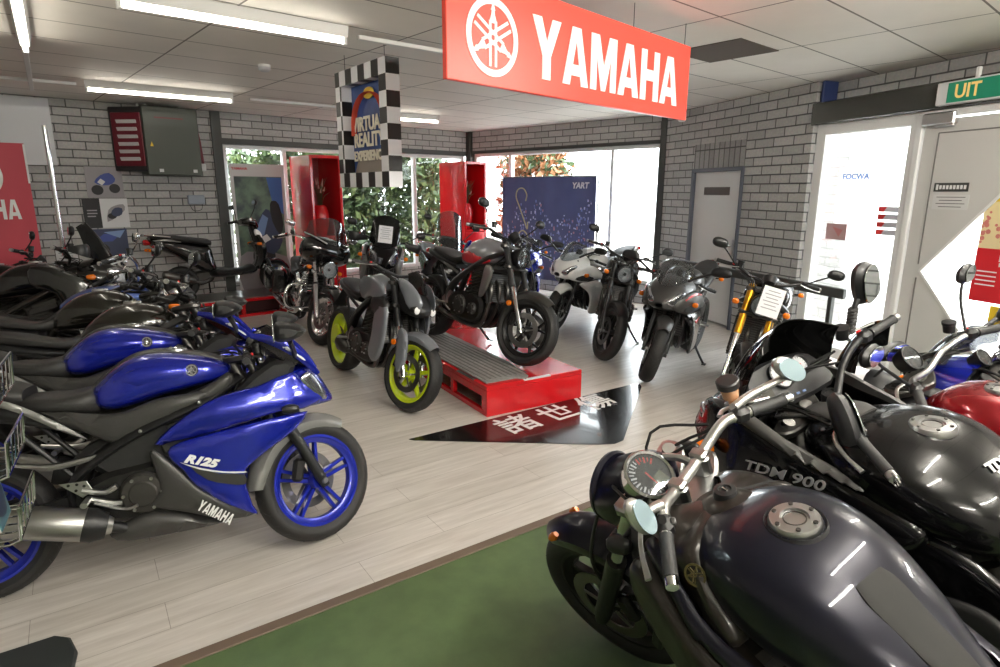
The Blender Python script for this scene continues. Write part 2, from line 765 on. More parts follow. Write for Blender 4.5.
def noisy(name, c1, c2, scale, rough, bump=0.2):
    m, nt, b = nodes_of(name)
    L = nt.links.new
    tc = nt.nodes.new('ShaderNodeTexCoord')
    n = nt.nodes.new('ShaderNodeTexNoise')
    n.inputs['Scale'].default_value = scale
    n.inputs['Detail'].default_value = 8
    L(tc.outputs['Object'], n.inputs['Vector'])
    r = nt.nodes.new('ShaderNodeValToRGB')
    r.color_ramp.elements[0].position = 0.35
    r.color_ramp.elements[1].position = 0.65
    r.color_ramp.elements[0].color = rgb(*c1)
    r.color_ramp.elements[1].color = rgb(*c2)
    L(n.outputs['Fac'], r.inputs[0])
    L(r.outputs[0], b.inputs['Base Color'])
    b.inputs['Roughness'].default_value = rough
    if bump:
        bp = nt.nodes.new('ShaderNodeBump')
        bp.inputs['Strength'].default_value = bump
        bp.inputs['Distance'].default_value = 0.003
        L(n.outputs['Fac'], bp.inputs['Height'])
        L(bp.outputs['Normal'], b.inputs['Normal'])
    return m


# floor: whitewashed planks beyond the strip, green lino this side
TA = Vector((-1.2, 1.93, 0))
dt = Vector((1.718, 1.197, 0)).normalized()
FT = frame(TA, dt)
FTI = FT.inverted()
ROOM = [C12, C23, C23 + d3 * 12.5, Vector((-0.9, -2.85, 0)), C12 - d1 * 10]


def cut(poly, sign):
    out = []
    for a, b in zip(poly, poly[1:] + poly[:1]):
        if a.y * sign >= 0:
            out.append(a)
        if (a.y * sign > 0) != (b.y * sign > 0):
            t = a.y / (a.y - b.y)
            out.append(a + (b - a) * t)
    return out


loc = [FTI @ v for v in ROOM]
big = []
cen = sum(loc, Vector()) / 5
for v in loc:
    big.append(cen + (v - cen) * 1.06)


def flat(name, poly, z0, z1, m, Fm):
    V = [(p.x, p.y, z0) for p in poly] + [(p.x, p.y, z1) for p in poly]
    n = len(poly)
    Fc = [list(range(n))[::-1], [i + n for i in range(n)]] + [[i, (i + 1) % n, (i + 1) % n + n, i + n] for i in range(n)]
    o = build(name, (V, Fc), m)
    o.matrix_world = Fm
    return struct(o)


flat('floor', cut(big, 1), -0.1, 0, wood_mat(), FT)
flat('floor_front', cut(big, -1), -0.1, 0, noisy('green lino', (80, 98, 64), (90, 110, 72), 9, 0.42, 0.05), FT)
o = build('trim_1', G().add(box((2, -0.03, 0.003), (16, 0.055, 0.008), 0.003)), mat('brown edge strip', (112, 96, 82), 0.5))
o.matrix_world = FT
struct(o)
FC = frame(C12, d1)
FCI = FC.inverted()
cl = [FCI @ v for v in ROOM]
cc = sum(cl, Vector()) / 5
flat('ceiling', [cc + (v - cc) * 1.06 for v in cl], CZ, CZ + 0.15, ceiling_mat(), FC)

# wall_back (far left): brick, post, windows
wallbox('wall_back', F1, 4.63, 10.3, 0, CZ, -0.2, 0, M_BRICK)
wallbox('wall_back_upper', F1, -0.2, 4.63, 2.44, CZ, -0.2, 0, M_BRICK)
wallbox('wall_back_sill', F1, -0.2, 4.63, 0, 0.35, -0.2, 0, M_BRICK)
wallbox('trim_2', F1, 4.50, 4.63, 0, CZ, -0.2, 0.03, M_DARK)
wallbox('trim_3', F1, 0.0, 4.5, 2.36, 2.44, -0.2, 0.02, M_DARK)
# wall_right of the corner with the bright windows
wallbox('wall_right_upper', F2, 0.0, -L2, 2.45, CZ, -0.2, 0, M_BRICK)
wallbox('wall_right_sill', F2, 0.0, -L2, 0, 0.30, -0.2, 0, M_BRICK)
wallbox('trim_4', F2, 0.02, -0.11, 0, CZ, -0.2, 0.06, M_DARK)
wallbox('trim_5', F2, -4.08, -4.17, 0, CZ, -0.2, 0.05, M_DARK)
wallbox('trim_6', F2, -0.1, -4.1, 2.40, 2.45, -0.2, 0.02, M_DARK)
# brick wall with the white inner door, then the glazed entrance
wallbox('wall_right', F3, 0.0, -0.78, 0, CZ, -0.25, 0, M_BRICK)
wallbox('wall_right_end', F3, -1.80, -2.80, 0, CZ, -0.25, 0, M_BRICK)
wallbox('wall_right_over_door', F3, -0.78, -1.80, 2.32, CZ, -0.25, 0, M_BRICK)
wallbox('wall_right_soldier_course', F3, -0.78, -1.80, 2.0, 2.32, -0.25, 0, M_SOLD)
wallbox('wall_entrance_niche', F3, -2.8, -12.6, 2.59, CZ, -0.42, -0.22, M_BRICK)
wallbox('wall_entrance', F3, -5.08, -12.6, 0, CZ, -0.3, 0, M_BRICK)
wallbox('wall_left', frame(C12 - d1 * 10, (Vector((-0.9, -2.85, 0)) - (C12 - d1 * 10)).normalized()), -0.2, 11.2, 0, CZ, -0.2, 0, mat('pale wall', (190, 187, 182), 0.8))
wallbox('wall_front', frame(Vector((-0.9, -2.85, 0)), Vector((1, 0.02, 0)).normalized()), -0.2, 7.4, 0, CZ, -0.2, 0, MATS['pale wall'])


def window(n, Fm, xs, z0, z1, w=0.06):
    """frame with mullions at xs (first and last are the jambs); one pane per bay as a child"""
    g = G()
    lo, hi = min(xs), max(xs)
    for x in xs:
        g.add(box((x, -0.08, (z0 + z1) / 2), (w, 0.09, z1 - z0), 0.008))
    for z in (z0, z1):
        g.add(box(((lo + hi) / 2, -0.08, z), (hi - lo + w, 0.088, w), 0.008))
    o = build('window_%d' % n, g, M_FRAME)
    o.matrix_world = Fm
    struct(o)
    s = sorted(xs)
    for a, b in zip(s, s[1:]):
        build('pane', G().add(box(((a + b) / 2, -0.085, (z0 + z1) / 2), (b - a - w + .01, 0.006, z1 - z0 - w + .01))), M_PANE, o)
    return o


window(1, F1, [0.10, 1.2, 3.58, 4.46], 0.38, 2.33)
window(2, F2, [-0.15, -1.04, -3.21, -4.04], 0.33, 2.37)
w3 = window(3, F3, [-2.88, -3.92], 0.10, 2.33, 0.12)

wallbox('light_block_behind_door', F3, -0.7, -1.9, 0, 2.4, -0.34, -0.26, M_BRICK)  # unseen slab added to stop outside light leaking under the inner door
# inner door
d = build('door_2', G().add(box((-1.28, -0.05, 1.0), (0.96, 0.05, 1.93), 0.004)), mat('white door paint', (212, 211, 210), 0.45))
d.matrix_world = F3
struct(d)
g = G()
for x in (-0.79, -1.785):
    g.add(box((x, -0.04, 1.0), (0.05, 0.12, 2.0), 0.005))
g.add(box((-1.287, -0.04, 1.985), (1.04, 0.12, 0.05), 0.005))
build('door_frame', g, mat('blue grey door frame', (88, 92, 104), 0.4), d)
g = G().add(box((-1.28, -0.022, 1.72), (0.52, 0.008, 0.10), 0.003))
build('vent_grille', g, mat('brown grille', (70, 60, 56), 0.6), d)
g = G().add(box((-1.69, -0.02, 1.02), (0.04, 0.01, 0.22), 0.004)).add(tube([(-1.69, -0.02, 1.05), (-1.69, 0.035, 1.05), (-1.6, 0.04, 1.05)], 0.009))
build('door_handle', g, M_ALU, d)

# entrance door: white leaf with an arrow-shaped pane
out = [(-4.0, .03), (-4.0, 2.30), (-5.05, 2.30), (-5.05, .03)]
hole = [(-4.154, 1.043), (-4.95, 1.985), (-4.95, 0.18)]


def holed(outer, inner, y0, y1):
    A = np.array(outer + inner, float)
    n, k = len(outer), len(inner)
    r = delaunay_2d_cdt([Vector(p) for p in A], [(i, (i + 1) % n) for i in range(n)] + [(n + i, n + (i + 1) % k) for i in range(k)], [], 1, 1e-5)
    V = np.array([tuple(v) for v in r[0]])
    I = np.array(inner, float)
    F = [list(f) for f in r[2] if not _inside(np.mean(V[list(f)], 0)[None], I)[0]]
    N = len(V)
    a = np.column_stack([V[:, 0], np.full(N, y0), V[:, 1]])
    b = np.column_stack([V[:, 0], np.full(N, y1), V[:, 1]])
    FF = [f for f in F] + [[i + N for i in f[::-1]] for f in F]
    ed = {(p, q) for f in F for p, q in zip(f, f[1:] + f[:1])}
    for p, q in ed:
        if (q, p) not in ed:
            FF.append([q, p, p + N, q + N])
    return np.concatenate([a, b]), FF


M_DOOR = mat('white entrance door', (208, 207, 205), 0.35)
d = build('door_1', holed(out, hole, -0.10, -0.04), M_DOOR, smooth=False)
d.matrix_world = F3
struct(d)
build('pane', slab([(-4.16, 1.043), (-4.94, 1.97), (-4.94, .2)], -0.075, -0.069, 0), M_PANE, d)
# raised mouldings that outline the upper and lower panels
g = G()
for p, q in (((-4.13, 2.19), (-5.0, 2.19)), ((-4.13, 2.19), (-4.13, 1.10)), ((-4.13, 0.98), (-4.13, 0.1))):
    g.add(beam((p[0], -0.038, p[1]), (q[0], -0.038, q[1]), 0.010, t=0.008))
build('panel_groove', g, mat('door groove grey', (120, 118, 116), 0.5), d)
g = G()
for p, q in zip(hole, hole[1:] + hole[:1]):
    g.add(beam((p[0], -0.036, p[1]), (q[0], -0.036, q[1]), 0.022, t=0.014))
build('glazing_bead', g, M_FRAME, d)
g = G().add(box((-4.14, -0.01, 2.30), (0.28, 0.06, 0.10), 0.01)).add(box((-4.2, .0, 2.245), (.16, .03, .02), .004))
build('door_closer', g, M_ALU, d)
g = G().add(box((-3.96, -0.07, 1.19), (0.06, 0.11, 2.34), 0.006)).add(box((-4.53, -0.07, 2.345), (1.15, 0.11, 0.06), 0.006)).add(box((-5.08, -0.07, 1.19), (0.06, 0.11, 2.34), 0.006))
o = build('door_frame', g, M_FRAME, d)
wallbox('trim_7', F3, -2.78, -6.2, 2.375, 2.59, -0.55, 0.03, M_BEAM, 0.01)
o = wallbox('trim_8', F3, -2.83, -2.865, 2.59, CZ, -0.2, -0.02, mat('blue pipe', (44, 58, 104), 0.4), 0.006)

# ---------------------------------------------------------------- outdoors
outside = noisy('pale paving', (196, 190, 182), (212, 206, 198), 2, 0.8, 0)
o = build('floor_outside', G().add(box((0, 12, -0.19), (60, 60, 0.12))), outside)
struct(o)
M_LEAF = mat('hedge leaf', (66, 84, 50), 0.5)
M_LEAF2 = mat('pale hedge leaf', (108, 124, 76), 0.5)
M_LEAF3 = mat('rust coloured leaf', (150, 100, 62), 0.5)
M_BARK = mat('twig bark', (70, 58, 46), 0.8)


def leafy(name, Mx, sx, sy, sz, n, mats, label, seed, size=0.09):
    rn = np.random.RandomState(seed)
    g = G()
    P = rn.rand(n, 3) * (sx, sy, sz) - (sx / 2, sy / 2, 0)
    ph = rn.rand(4) * 6
    P[:, 2] *= 0.86 + 0.10 * np.sin(P[:, 0] * 3 + ph[0]) + 0.05 * np.sin(P[:, 0] * 9 + ph[1])
    A = rn.normal(size=(n, 3))
    A /= np.linalg.norm(A, axis=1)[:, None]
    B = np.cross(A, rn.normal(size=(n, 3)))
    B /= np.linalg.norm(B, axis=1)[:, None]
    s = size * (0.6 + rn.rand(n, 1) * .8)
    V = np.stack([P - A * s, P + B * s * .45, P + A * s, P - B * s * .45], 1).reshape(-1, 3)
    g.v = [V]
    g.f = [[4 * i, 4 * i + 1, 4 * i + 2, 4 * i + 3] for i in range(n)]
    g.mi = (rn.rand(n) * len(mats)).astype(int).tolist()
    g.n = 4 * n
    root = empty(name)
    root.matrix_world = Mx
    build('foliage', g, mats, root, smooth=False, flip=False, kind='stuff')
    tr = G()
    for k in range(max(2, int(sx / .5))):
        x = (k + .5) / max(2, int(sx / .5)) * sx - sx / 2
        tr.add(tube([(x, 0, 0), (x + .05, .05, sz * .4), (x - .06, -.04, sz * .8)], [.03, .02, .008], 6))
    build('stem', tr, M_BARK, root)
    return tag(root, label, 'hedge')


leafy('hedge', F1 @ T(1.7, -1.5, -0.12), 4.4, 0.8, 3.3, 13000, [M_LEAF, M_LEAF, M_LEAF2], 'dark green hedge outside the windows behind the chequered sign', 1)
leafy('hedge', F1 @ T(6.0, -2.6, -0.12), 4.4, 0.9, 3.2, 8000, [M_LEAF2, M_LEAF2, M_LEAF], 'pale green hedge outside, behind the scooter poster', 2)
leafy('shrub', F2 @ T(-0.45, -1.4, -0.12), 1.5, 0.7, 3.1, 4000, [M_LEAF3, M_LEAF, M_LEAF3], 'rust and green shrub outside the window right of the far corner', 3)
wb = G().add(box((-4.2, -5.4, 1.05), (5.5, 0.3, 2.2), 0.02)).add(box((-4.2, -5.4, 2.2), (5.7, 0.4, 0.1), 0.02))
o = build('building', wb, mat('white render', (238, 240, 244), 0.8))
o.matrix_world = F2 @ T(0, 0, -0.12)
tag(o, 'low white rendered building outside the bright right-hand windows', 'building')

# garden fence seen through the entrance pane
root = empty('garden_fence')
root.matrix_world = F3 @ T(-8.2, -2.6, -0.13)
g = G()
for z in (0.25, 1.35):
    g.add(box((0, 0, z), (4.4, 0.03, 0.04), 0.005))
build('rail', g, M_DARK, root)
g = G()
for k in range(40):
    g.add(box((-2.15 + k * .11, 0, 0.8), (0.016, 0.016, 1.4), 0.003))
build('bars', g, M_DARK, root)
tag(root, 'grey metal bar fence outdoors beyond the arrow-shaped door pane', 'fence')
o = build('garden_wall', G().add(box((0, 0, 0.3), (5, 0.25, 0.7), 0.01)), brick('outdoor brick', .21, .07, (196, 160, 140), (206, 186, 170), (205, 200, 192)))
o.matrix_world = F3 @ T(-8.4, -2.2, -0.13)
tag(o, 'low pale red brick wall outdoors in front of the bar fence', 'wall')
o = build('brick_pier', G().add(box((0, 0, 1.4), (0.5, 1.3, 3.0), 0.01)), brick('outdoor grey brick', .30, .10, (232, 226, 214), (224, 216, 204), (200, 194, 184)))
o.matrix_world = F3 @ T(-2.62, -1.3, -0.12)
tag(o, 'pale brick pier outdoors seen through the entrance side window', 'wall')

# ---------------------------------------------------------------- light
w = bpy.data.worlds.new('World')
scene.world = w
w.use_nodes = True
bg = w.node_tree.nodes['Background']
bg.inputs['Color'].default_value = (0.93, 0.97, 1.0, 1)
bg.inputs['Strength'].default_value = 7.0
M_TUBE = glow('fluorescent tube glow', (255, 248, 232), 10)
M_HOUS = mat('white lamp housing', (226, 226, 224), 0.4)


def lamp(p, q, label, z=CZ - 0.0705, m=None):
    p, q = Vector((p[0], p[1], 0)), Vector((q[0], q[1], 0))
    L = (q - p).length
    root = empty('fluorescent_light', ((p.x + q.x) / 2, (p.y + q.y) / 2, z), (0, 0, math.atan2(q.y - p.y, q.x - p.x)))
    g = G().add(loft([[(x, a, b) for a, b in ((-.028, .0), (.028, .0), (.045, .072), (-.045, .072))] for x in (-L / 2, L / 2)]))
    build('housing', g, M_HOUS, root)
    for s in (-1, 1):
        build('end_cap', G().add(box((s * (L / 2 - .012), 0, -.022), (.024, .036, .05), .004)), M_HOUS, root)
    build('tube', G().add(tube([(-L / 2 + .02, 0, -.022), (L / 2 - .02, 0, -.022)], 0.015, 10, 1)), m or M_TUBE, root)
    return tag(root, label, 'ceiling light', 'fluorescent ceiling lights')


lamp((-2.13, 3.68), (-1.07, 4.54), 'large fluorescent ceiling tube at top left of the photo')
lamp((-4.25, 6.60), (-3.10, 7.44), 'fluorescent ceiling tube above the dark wall heater')
lamp((-1.95, 8.85), (-0.92, 9.48), 'far fluorescent ceiling tube half hidden by the chequered sign')
lamp((-2.45, 3.36), (-3.50, 4.82), 'fluorescent ceiling tube running towards the red side banner')
M_FILL_TUBE = glow('added fill tube glow', (255, 250, 238), 118)  # for unseen tubes added out of view to brighten the room from the front
for k, (x, y) in enumerate(((2.7, 2.9), (3.9, 2.0), (1.5, 1.2), (0.9, 0.2), (2.6, 0.1), (1.2, -1.7), (4.3, -1.0))):
    lamp((x - .5, y - .435), (x + .5, y + .435), 'unseen fill light tube added over the showroom front, above or behind the viewpoint', m=M_FILL_TUBE)


def conduit(p, q, label, z=CZ - 0.05):
    g = G().add(beam((p[0], p[1], z), (q[0], q[1], z), 0.04, t=0.03, up=(0, 0, 1)))
    o = build('ceiling_trunking', g, M_HOUS)
    tag(o, label, 'cable trunking')


conduit((-1.0, 4.60), (0.6, 5.86), 'white ceiling trunking running behind the hanging red sign')
conduit((-2.95, 7.55), (-1.6, 8.55), 'white ceiling trunking right of the heater lamp')
conduit((-6.6, 4.85), (-4.3, 6.55), 'white ceiling trunking at far left above the whiteboard')
conduit((-3.55, 4.88), (-5.0, 6.88), 'white ceiling trunking running towards the whiteboard corner')

cam = bpy.data.cameras.new('Camera')
co = bpy.data.objects.new('Camera', cam)
COL.objects.link(co)
scene.camera = co
cam.sensor_width = 36
cam.lens = 606.2 / 1000 * 36
cam.clip_start = 0.02
cam.clip_end = 200
co.matrix_world = T(0, 0, 1.70) @ Matrix.Rotation(PI / 2 - 0.229414, 4, 'X') @ Matrix.Rotation(0.003355, 4, 'Z')
scene.view_settings.view_transform = 'Standard'
scene.view_settings.look = 'None'
scene.view_settings.exposure = 1.1
scene.view_settings.gamma = 1.0
scene.view_settings.use_curve_mapping = False
scene.cycles.use_denoising = True
scene.cycles.max_bounces = 8
scene.cycles.transparent_max_bounces = 12
scene.cycles.sample_clamp_indirect = 6
# ================================================================== motorcycles
class Bike:
    def __init__(b, name, label, group, cat, x, y, yaw, lean, steer, WB=1.40, rake=25, trail=.095, z0=0.0, Rf=.30, Rr=.31, Wf=.12, Wr=.17):
        b.root = empty(name, (x, y, z0 + 0.004), (R(-lean), 0, R(yaw)))
        tag(b.root, label, cat, group)
        b.WB, b.Rf, b.Rr, b.Wf, b.Wr = WB, Rf, Rr, Wf, Wr
        k = Vector((-math.sin(R(rake)), 0, math.cos(R(rake))))
        A = Vector((WB + trail, 0, 0))
        b.k, b.A = k, A
        b.S = Matrix.Translation(A) @ Matrix.Rotation(R(steer), 4, k) @ Matrix.Translation(-A)
        b.lean = lean

    def axis(b, z):
        """point of the steering axis at height z"""
        return b.A + b.k * (z / b.k.z)

    def part(b, name, g, m, st=False, parent=None, label=None, sharp=38):
        return build(name, g, m, parent or b.root, label, sharp, M=b.S if st else None)

    # ---- wheels
    def wheel(b, name, st, cx, Rt, W, m, style, discs=(1, -1), dr=.145, rimh=None, seg=44, hubm=None):
        h = rimh or Rt * .30
        rr = Rt - h
        c = (cx, 0, Rt)
        C = T(*c)
        w = W * .36
        g = G()
        g.add(lathe([(rr + .004, -w), (rr + .008, -w + .006), (rr - .004, -w + .016), (rr - .02, -w * .55), (rr - .026, 0), (rr - .02, w * .55), (rr - .004, w - .016), (rr + .008, w - .006), (rr + .004, w), (rr - .008, w), (rr - .018, w - .014), (rr - .034, w * .5), (rr - .038, 0), (rr - .034, -w * .5), (rr - .018, -w + .014), (rr - .008, -w)], seg, closed=True))
        hub = .042
        g.add(lathe([(.012, -.062), (hub * .9, -.062), (hub, -.05), (hub, .05), (hub * .9, .062), (.012, .062)], 20))
        kind, n = style
        if kind == 'wire':
            for i in range(n):
                a = 2 * PI * i / n
                s = 1 if i % 2 else -1
                a2 = a + (.35 if (i // 2) % 2 else -.35)
                g.add(tube([(hub * math.cos(a2), s * .045, hub * math.sin(a2)), ((rr - .03) * math.cos(a), s * .012, (rr - .03) * math.sin(a))], .0022, 4, 1))
        elif kind == 'y':
            for i in range(n):
                a = 2 * PI * i / n + .3
                for da in (-.115, .115):
                    p = (.035 * math.cos(a + da * 3), 0, .035 * math.sin(a + da * 3))
                    q = ((rr - .028) * math.cos(a + da), 0, (rr - .028) * math.sin(a + da))
                    g.add(beam(p, q, .020, .015, .034, .030))
        elif kind == 'v':
            for i in range(n):
                a = 2 * PI * i / n + .3
                p = (.03 * math.cos(a), 0, .03 * math.sin(a))
                mm = (rr * .42 * math.cos(a), 0, rr * .42 * math.sin(a))
                g.add(beam(p, mm, .034, .028, .036, .032))
                for da in (-.26, .26):
                    q = ((rr - .026) * math.cos(a + da), 0, (rr - .026) * math.sin(a + da))
                    g.add(beam(mm, q, .020, .014, .030, .028))
        else:
            for i in range(n):
                a = 2 * PI * i / n + .3
                p = (.03 * math.cos(a), 0, .03 * math.sin(a))
                q = ((rr - .026) * math.cos(a), 0, (rr - .026) * math.sin(a))
                g.add(beam(p, q, .042, .026, .036, .030))
        ms = b.S if st else Matrix()
        wo = build(name, g, m, b.root, M=ms @ C)
        hh = Rt - rr
        pr = [(rr + .002, -w * .98), (rr + .012, -w * 1.12), (rr + hh * .35, -W * .5), (rr + hh * .62, -W * .495), (Rt - hh * .24, -W * .42), (Rt - hh * .10, -W * .29), (Rt - hh * .02, -W * .14), (Rt, 0)]
        pr = pr + [(r_, -y_) for r_, y_ in pr[-2::-1]]
        ty = G().add(lathe(pr, seg + 8, closed=True))
        for i in range(26):
            a = 2 * PI * i / 26
            for s in (-1, 1):
                p = ((Rt - .0024) * math.cos(a), s * W * .07, (Rt - .0024) * math.sin(a))
                q = ((Rt - hh * .205 - .0022) * math.cos(a + .16), s * W * .39, (Rt - hh * .205 - .0022) * math.sin(a + .16))
                mid = ((Rt - hh * .055 - .0026) * math.cos(a + .09), s * W * .24, (Rt - hh * .055 - .0026) * math.sin(a + .09))
                ty.add(tube([p, mid, q], .0032, 4, 1), 1)
        t = build('tyre', ty, [M_RUB, M_HOSE], wo, M=ms @ C)
        if discs:
            dg = G()
            for s in discs:
                y = s * .064
                dg.add(lathe([(dr * .70, y - .0025), (dr, y - .0025), (dr, y + .0025), (dr * .70, y + .0025)], 36, closed=True))
                for i in range(5):
                    a = 2 * PI * i / 5
                    dg.add(beam((.03 * math.cos(a), y, .03 * math.sin(a)), (dr * .73 * math.cos(a + .2), y, dr * .73 * math.sin(a + .2)), .016, .012, .006))
            build('brake_disc', dg, M_DISC, wo, M=ms @ C)
        ax = G().add(lathe([(.0, -.118), (.013, -.118), (.016, -.108), (.016, .108), (.013, .118), (0, .118)], 12))
        build('axle', ax, M_ALU, wo, M=ms @ C)
        return wo

    def wheels(b, mf, mr, style, sr=None, dr=.145, discs=(1, -1), rimh=None, seg=44):
        b.wheel('front_wheel', True, b.WB, b.Rf, b.Wf, mf, style, discs, dr, rimh, seg)
        b.wheel('rear_wheel', False, 0, b.Rr, b.Wr, mr, sr or style, (-1,), dr * .8, rimh, seg)

    # ---- front end
    def fork(b, top=1.0, sp=.098, rl=.027, ru=.021, ml=None, mu=None, split=.5, usd=False, yoke=None, my=None, fwd=.0):
        k = b.k
        L = (top - b.Rf) / k.z
        for s in (1, -1):
            a = Vector((b.WB, s * sp, b.Rf)) + Vector((fwd, 0, 0))
            e = a + k * L
            m = a + k * L * split
            lg = build('fork_leg', G().add(tube([a - k * .03, a + k * .02, m - k * .012, m], [rl * .8, rl, rl, rl * .92], 14, 1)), ml, b.root, M=b.S)
            build('stanchion', G().add(tube([m - k * .01, e], ru, 14, 1)), mu, lg, M=b.S)
            if not usd:
                build('dust_seal', G().add(tube([m - k * .012, m + k * .012], rl * 1.02, 14, 1)), M_BLK, lg, M=b.S)
            cl = G().add(box((0, 0, 0), (.055, .035, .11), .012, Matrix.Rotation(R(15), 4, 'Y')))
            ob = build('brake_caliper', cl, M_BENG, b.root, M=b.S @ T(b.WB - .115, s * .082, b.Rf + .075))
        y = yoke or (top - .03)
        g = G()
        for z in (y, y - .17):
            c = b.axis(z)
            f = Vector((b.WB, 0, b.Rf)) + k * ((z - b.Rf) / k.z)
            out = [(-.035, -.04), (.035, -.04), (.05, 0), (.035, .04), (-.035, .04), (-.05, 0)]
            pts = [(f.x + .035, sp + .03), (f.x - .03, sp + .035), (c.x - .045, .03), (c.x - .045, -.03), (f.x - .03, -sp - .035), (f.x + .035, -sp - .03), (f.x + .015, 0)]
            g.add(slab(pts, z - .015, z + .015, .006, 3, 'xy'))
        g.add(tube([b.axis(y - .2), b.axis(y + .02)], .028, 12, 1))
        build('triple_clamp', g, my or M_DALU, b.root, M=b.S)
        ht = build('brake_hose', G().add(tube([Vector((b.WB - .1, .09, b.Rf + .1)), Vector((b.WB - .06, .11, b.Rf + .3)), Vector((b.WB - .16, .07, top - .1)), Vector((b.WB - .22, .0, top + .0))], .006, 6, 5)), M_HOSE, b.root, M=b.S)

    def fender(b, a0, a1, w, m, gap=.018, front=True, deep=.05, st=None, name=None):
        """arc over a tyre from angle a0 to a1 (degrees, 0=forward, 90=up)"""
        Rt, cx = (b.Rf, b.WB) if front else (b.Rr, 0)
        rings = []
        N = 16
        for i in range(N + 1):
            t = i / N
            a = R(a0 + (a1 - a0) * t)
            tap = 1 - .35 * abs(2 * t - 1) ** 3
            r = Rt + gap
            rg = []
            pr = [(-w / 2 * tap, -deep * tap), (-w / 2 * tap, -deep * .35), (-w * .38 * tap, .0), (-w * .2 * tap, .016), (0, .022), (w * .2 * tap, .016), (w * .38 * tap, .0), (w / 2 * tap, -deep * .35), (w / 2 * tap, -deep * tap)]
            pr2 = pr + [(y * .95, d - .006) for y, d in pr[::-1]]
            for y, d in pr2:
                rg.append((cx + (r + d) * math.cos(a), y, Rt + (r + d) * math.sin(a)))
            rings.append(rg)
        return b.part(name or ('front_fender' if front else 'rear_fender'), loft(rings), m, front if st is None else st)

    def bar(b, pts, r=.011, m=None, grip=.12, mg=None, lever=True, res=True, ml=None, endm=None):
        """pts: left half from the clamp outwards; mirrored to the right"""
        ml = ml or M_ALU
        g = G()
        L = [Vector(p) for p in pts]
        full = [Vector((p.x, -p.y, p.z)) for p in L[::-1]] + L
        if (full[len(L) - 1] - full[len(L)]).length < .01:
            full.pop(len(L))
        g.add(tube(full, r, 10, 4))
        h = build('handlebar', g, m or M_BLK, b.root, M=b.S)
        for s in (1, -1):
            q = [Vector((p.x, s * p.y, p.z)) for p in L]
            e, f = q[-1], q[-2]
            d = (e - f).normalized()
            build('grip', G().add(tube([e - d * grip, e - d * (grip - .008), e - d * .004, e], [.0185, .0165, .0165, .018], 12, 1)), mg or M_GRIP, h, M=b.S)
            build('bar_end', G().add(tube([e, e + d * .022], .0145, 12, 1)), endm or M_ALU, h, M=b.S)
            sw = e - d * (grip + .028)
            Q = Matrix.Translation(sw) @ d.to_track_quat('Y', 'Z').to_matrix().to_4x4()
            sg = G().add(box((0, 0, 0), (.042, .05, .046), .012))
            build('switch_housing', sg, M_BLK, h, M=b.S @ Q)
            build('switch', G().add(box((-.022, 0, .012), (.012, .018, .014), .003)), M_RED if s < 0 else M_GREY, h, M=b.S @ Q)
            if lever:
                a = e - d * (grip + .06) + Vector((.03, 0, 0))
                pts2 = [a, a + d * .05 + Vector((.035, 0, -.004)), a + d * .12 + Vector((.042, 0, -.008)), a + d * .185 + Vector((.03, 0, -.01))]
                build('lever', G().add(tube(pts2, [.008, .007, .006, .008], 8, 4, (1, .6))), ml, h, M=b.S)
                if res and s < 0:
                    rs = a + Vector((.02, 0, .03))
                    build('brake_reservoir', G().add(lathe([(0, -.02), (.021, -.02), (.023, .012), (.026, .014), (.026, .026), (0, .028)], 16, 'z', rs)), M_BLK, h, M=b.S)
        return h

    def mirror(b, base, head, w=.11, h=.075, m=None, glass_dir=(-1, 0, 0), shape=None, st=True, sides=(1, -1), r=.006, ms=None, tilt=0):
        for s in sides:
            p = Vector((base[0], s * base[1], base[2]))
            q = Vector((head[0], s * head[1], head[2]))
            mid = (p + q) / 2 + Vector((.02, s * .01, .015))
            gd = Vector((glass_dir[0], s * glass_dir[1], glass_dir[2])).normalized()
            o = shape or [(-.5, -.25), (-.42, .3), (-.1, .5), (.3, .46), (.5, .2), (.46, -.25), (.2, -.48), (-.25, -.46)]
            out = [(s * a * w, c * h) for a, c in o]
            hs = puff(out, .022, .028, 3, .02, plane='yz')
            Q = Matrix.Translation(q) @ (-gd).to_track_quat('X', 'Z').to_matrix().to_4x4() @ Matrix.Rotation(R(tilt) * s, 4, 'X')
            ob = build('mirror', G().add(hs), m or M_BLK, b.root, M=(b.S if st else Matrix()) @ Q)
            build('mirror_stalk', G().add(tube([p, mid, q], r, 8, 4)), ms or M_BLK, ob, M=b.S if st else None)
            gl = slab([(a * .86, c * .86) for a, c in cr(out, 3, True)], -.0225, -.0195, .001, 0, 'yz')
            build('mirror_glass', G().add(gl), M_MIR, ob, M=(b.S if st else Matrix()) @ Q)

    def round_light(b, c, r=.085, m=None, st=True, depth=.12, tilt=-4):
        Q = Matrix.Translation(c) @ Matrix.Rotation(R(-tilt), 4, 'Y')
        ms = (b.S if st else Matrix()) @ Q
        o = build('headlight', G().add(lathe([(0, -depth), (r * .45, -depth * .95), (r * .85, -depth * .55), (r, -.02), (r * 1.04, .0), (r * 1.04, .014), (r * .94, .016), (r * .93, .0), (r * .7, -.04), (r * .3, -.062), (0, -.066)], 32, 'x')), m or M_BLK, b.root, M=ms)
        build('reflector', G().add(lathe([(0, -.06), (r * .3, -.055), (r * .72, -.036), (r * .93, -.003), (r * .93, .004), (r * .86, -.006), (r * .7, -.026), (r * .62, -.022), (r * .55, -.036), (r * .3, -.048), (0, -.052)], 20, 'x')), M_LENS, o, M=ms)
        build('lens', G().add(lathe([(r * .94, .006), (r * .7, .016), (r * .35, .022), (0, .024)], 32, 'x')), M_CLEAR, o, M=ms)
        build('bulb', G().add(lathe([(0, -.05), (.016, -.045), (.018, -.01), (0, -.004)], 12, 'x')), M_CHR, o, M=ms)
        return o

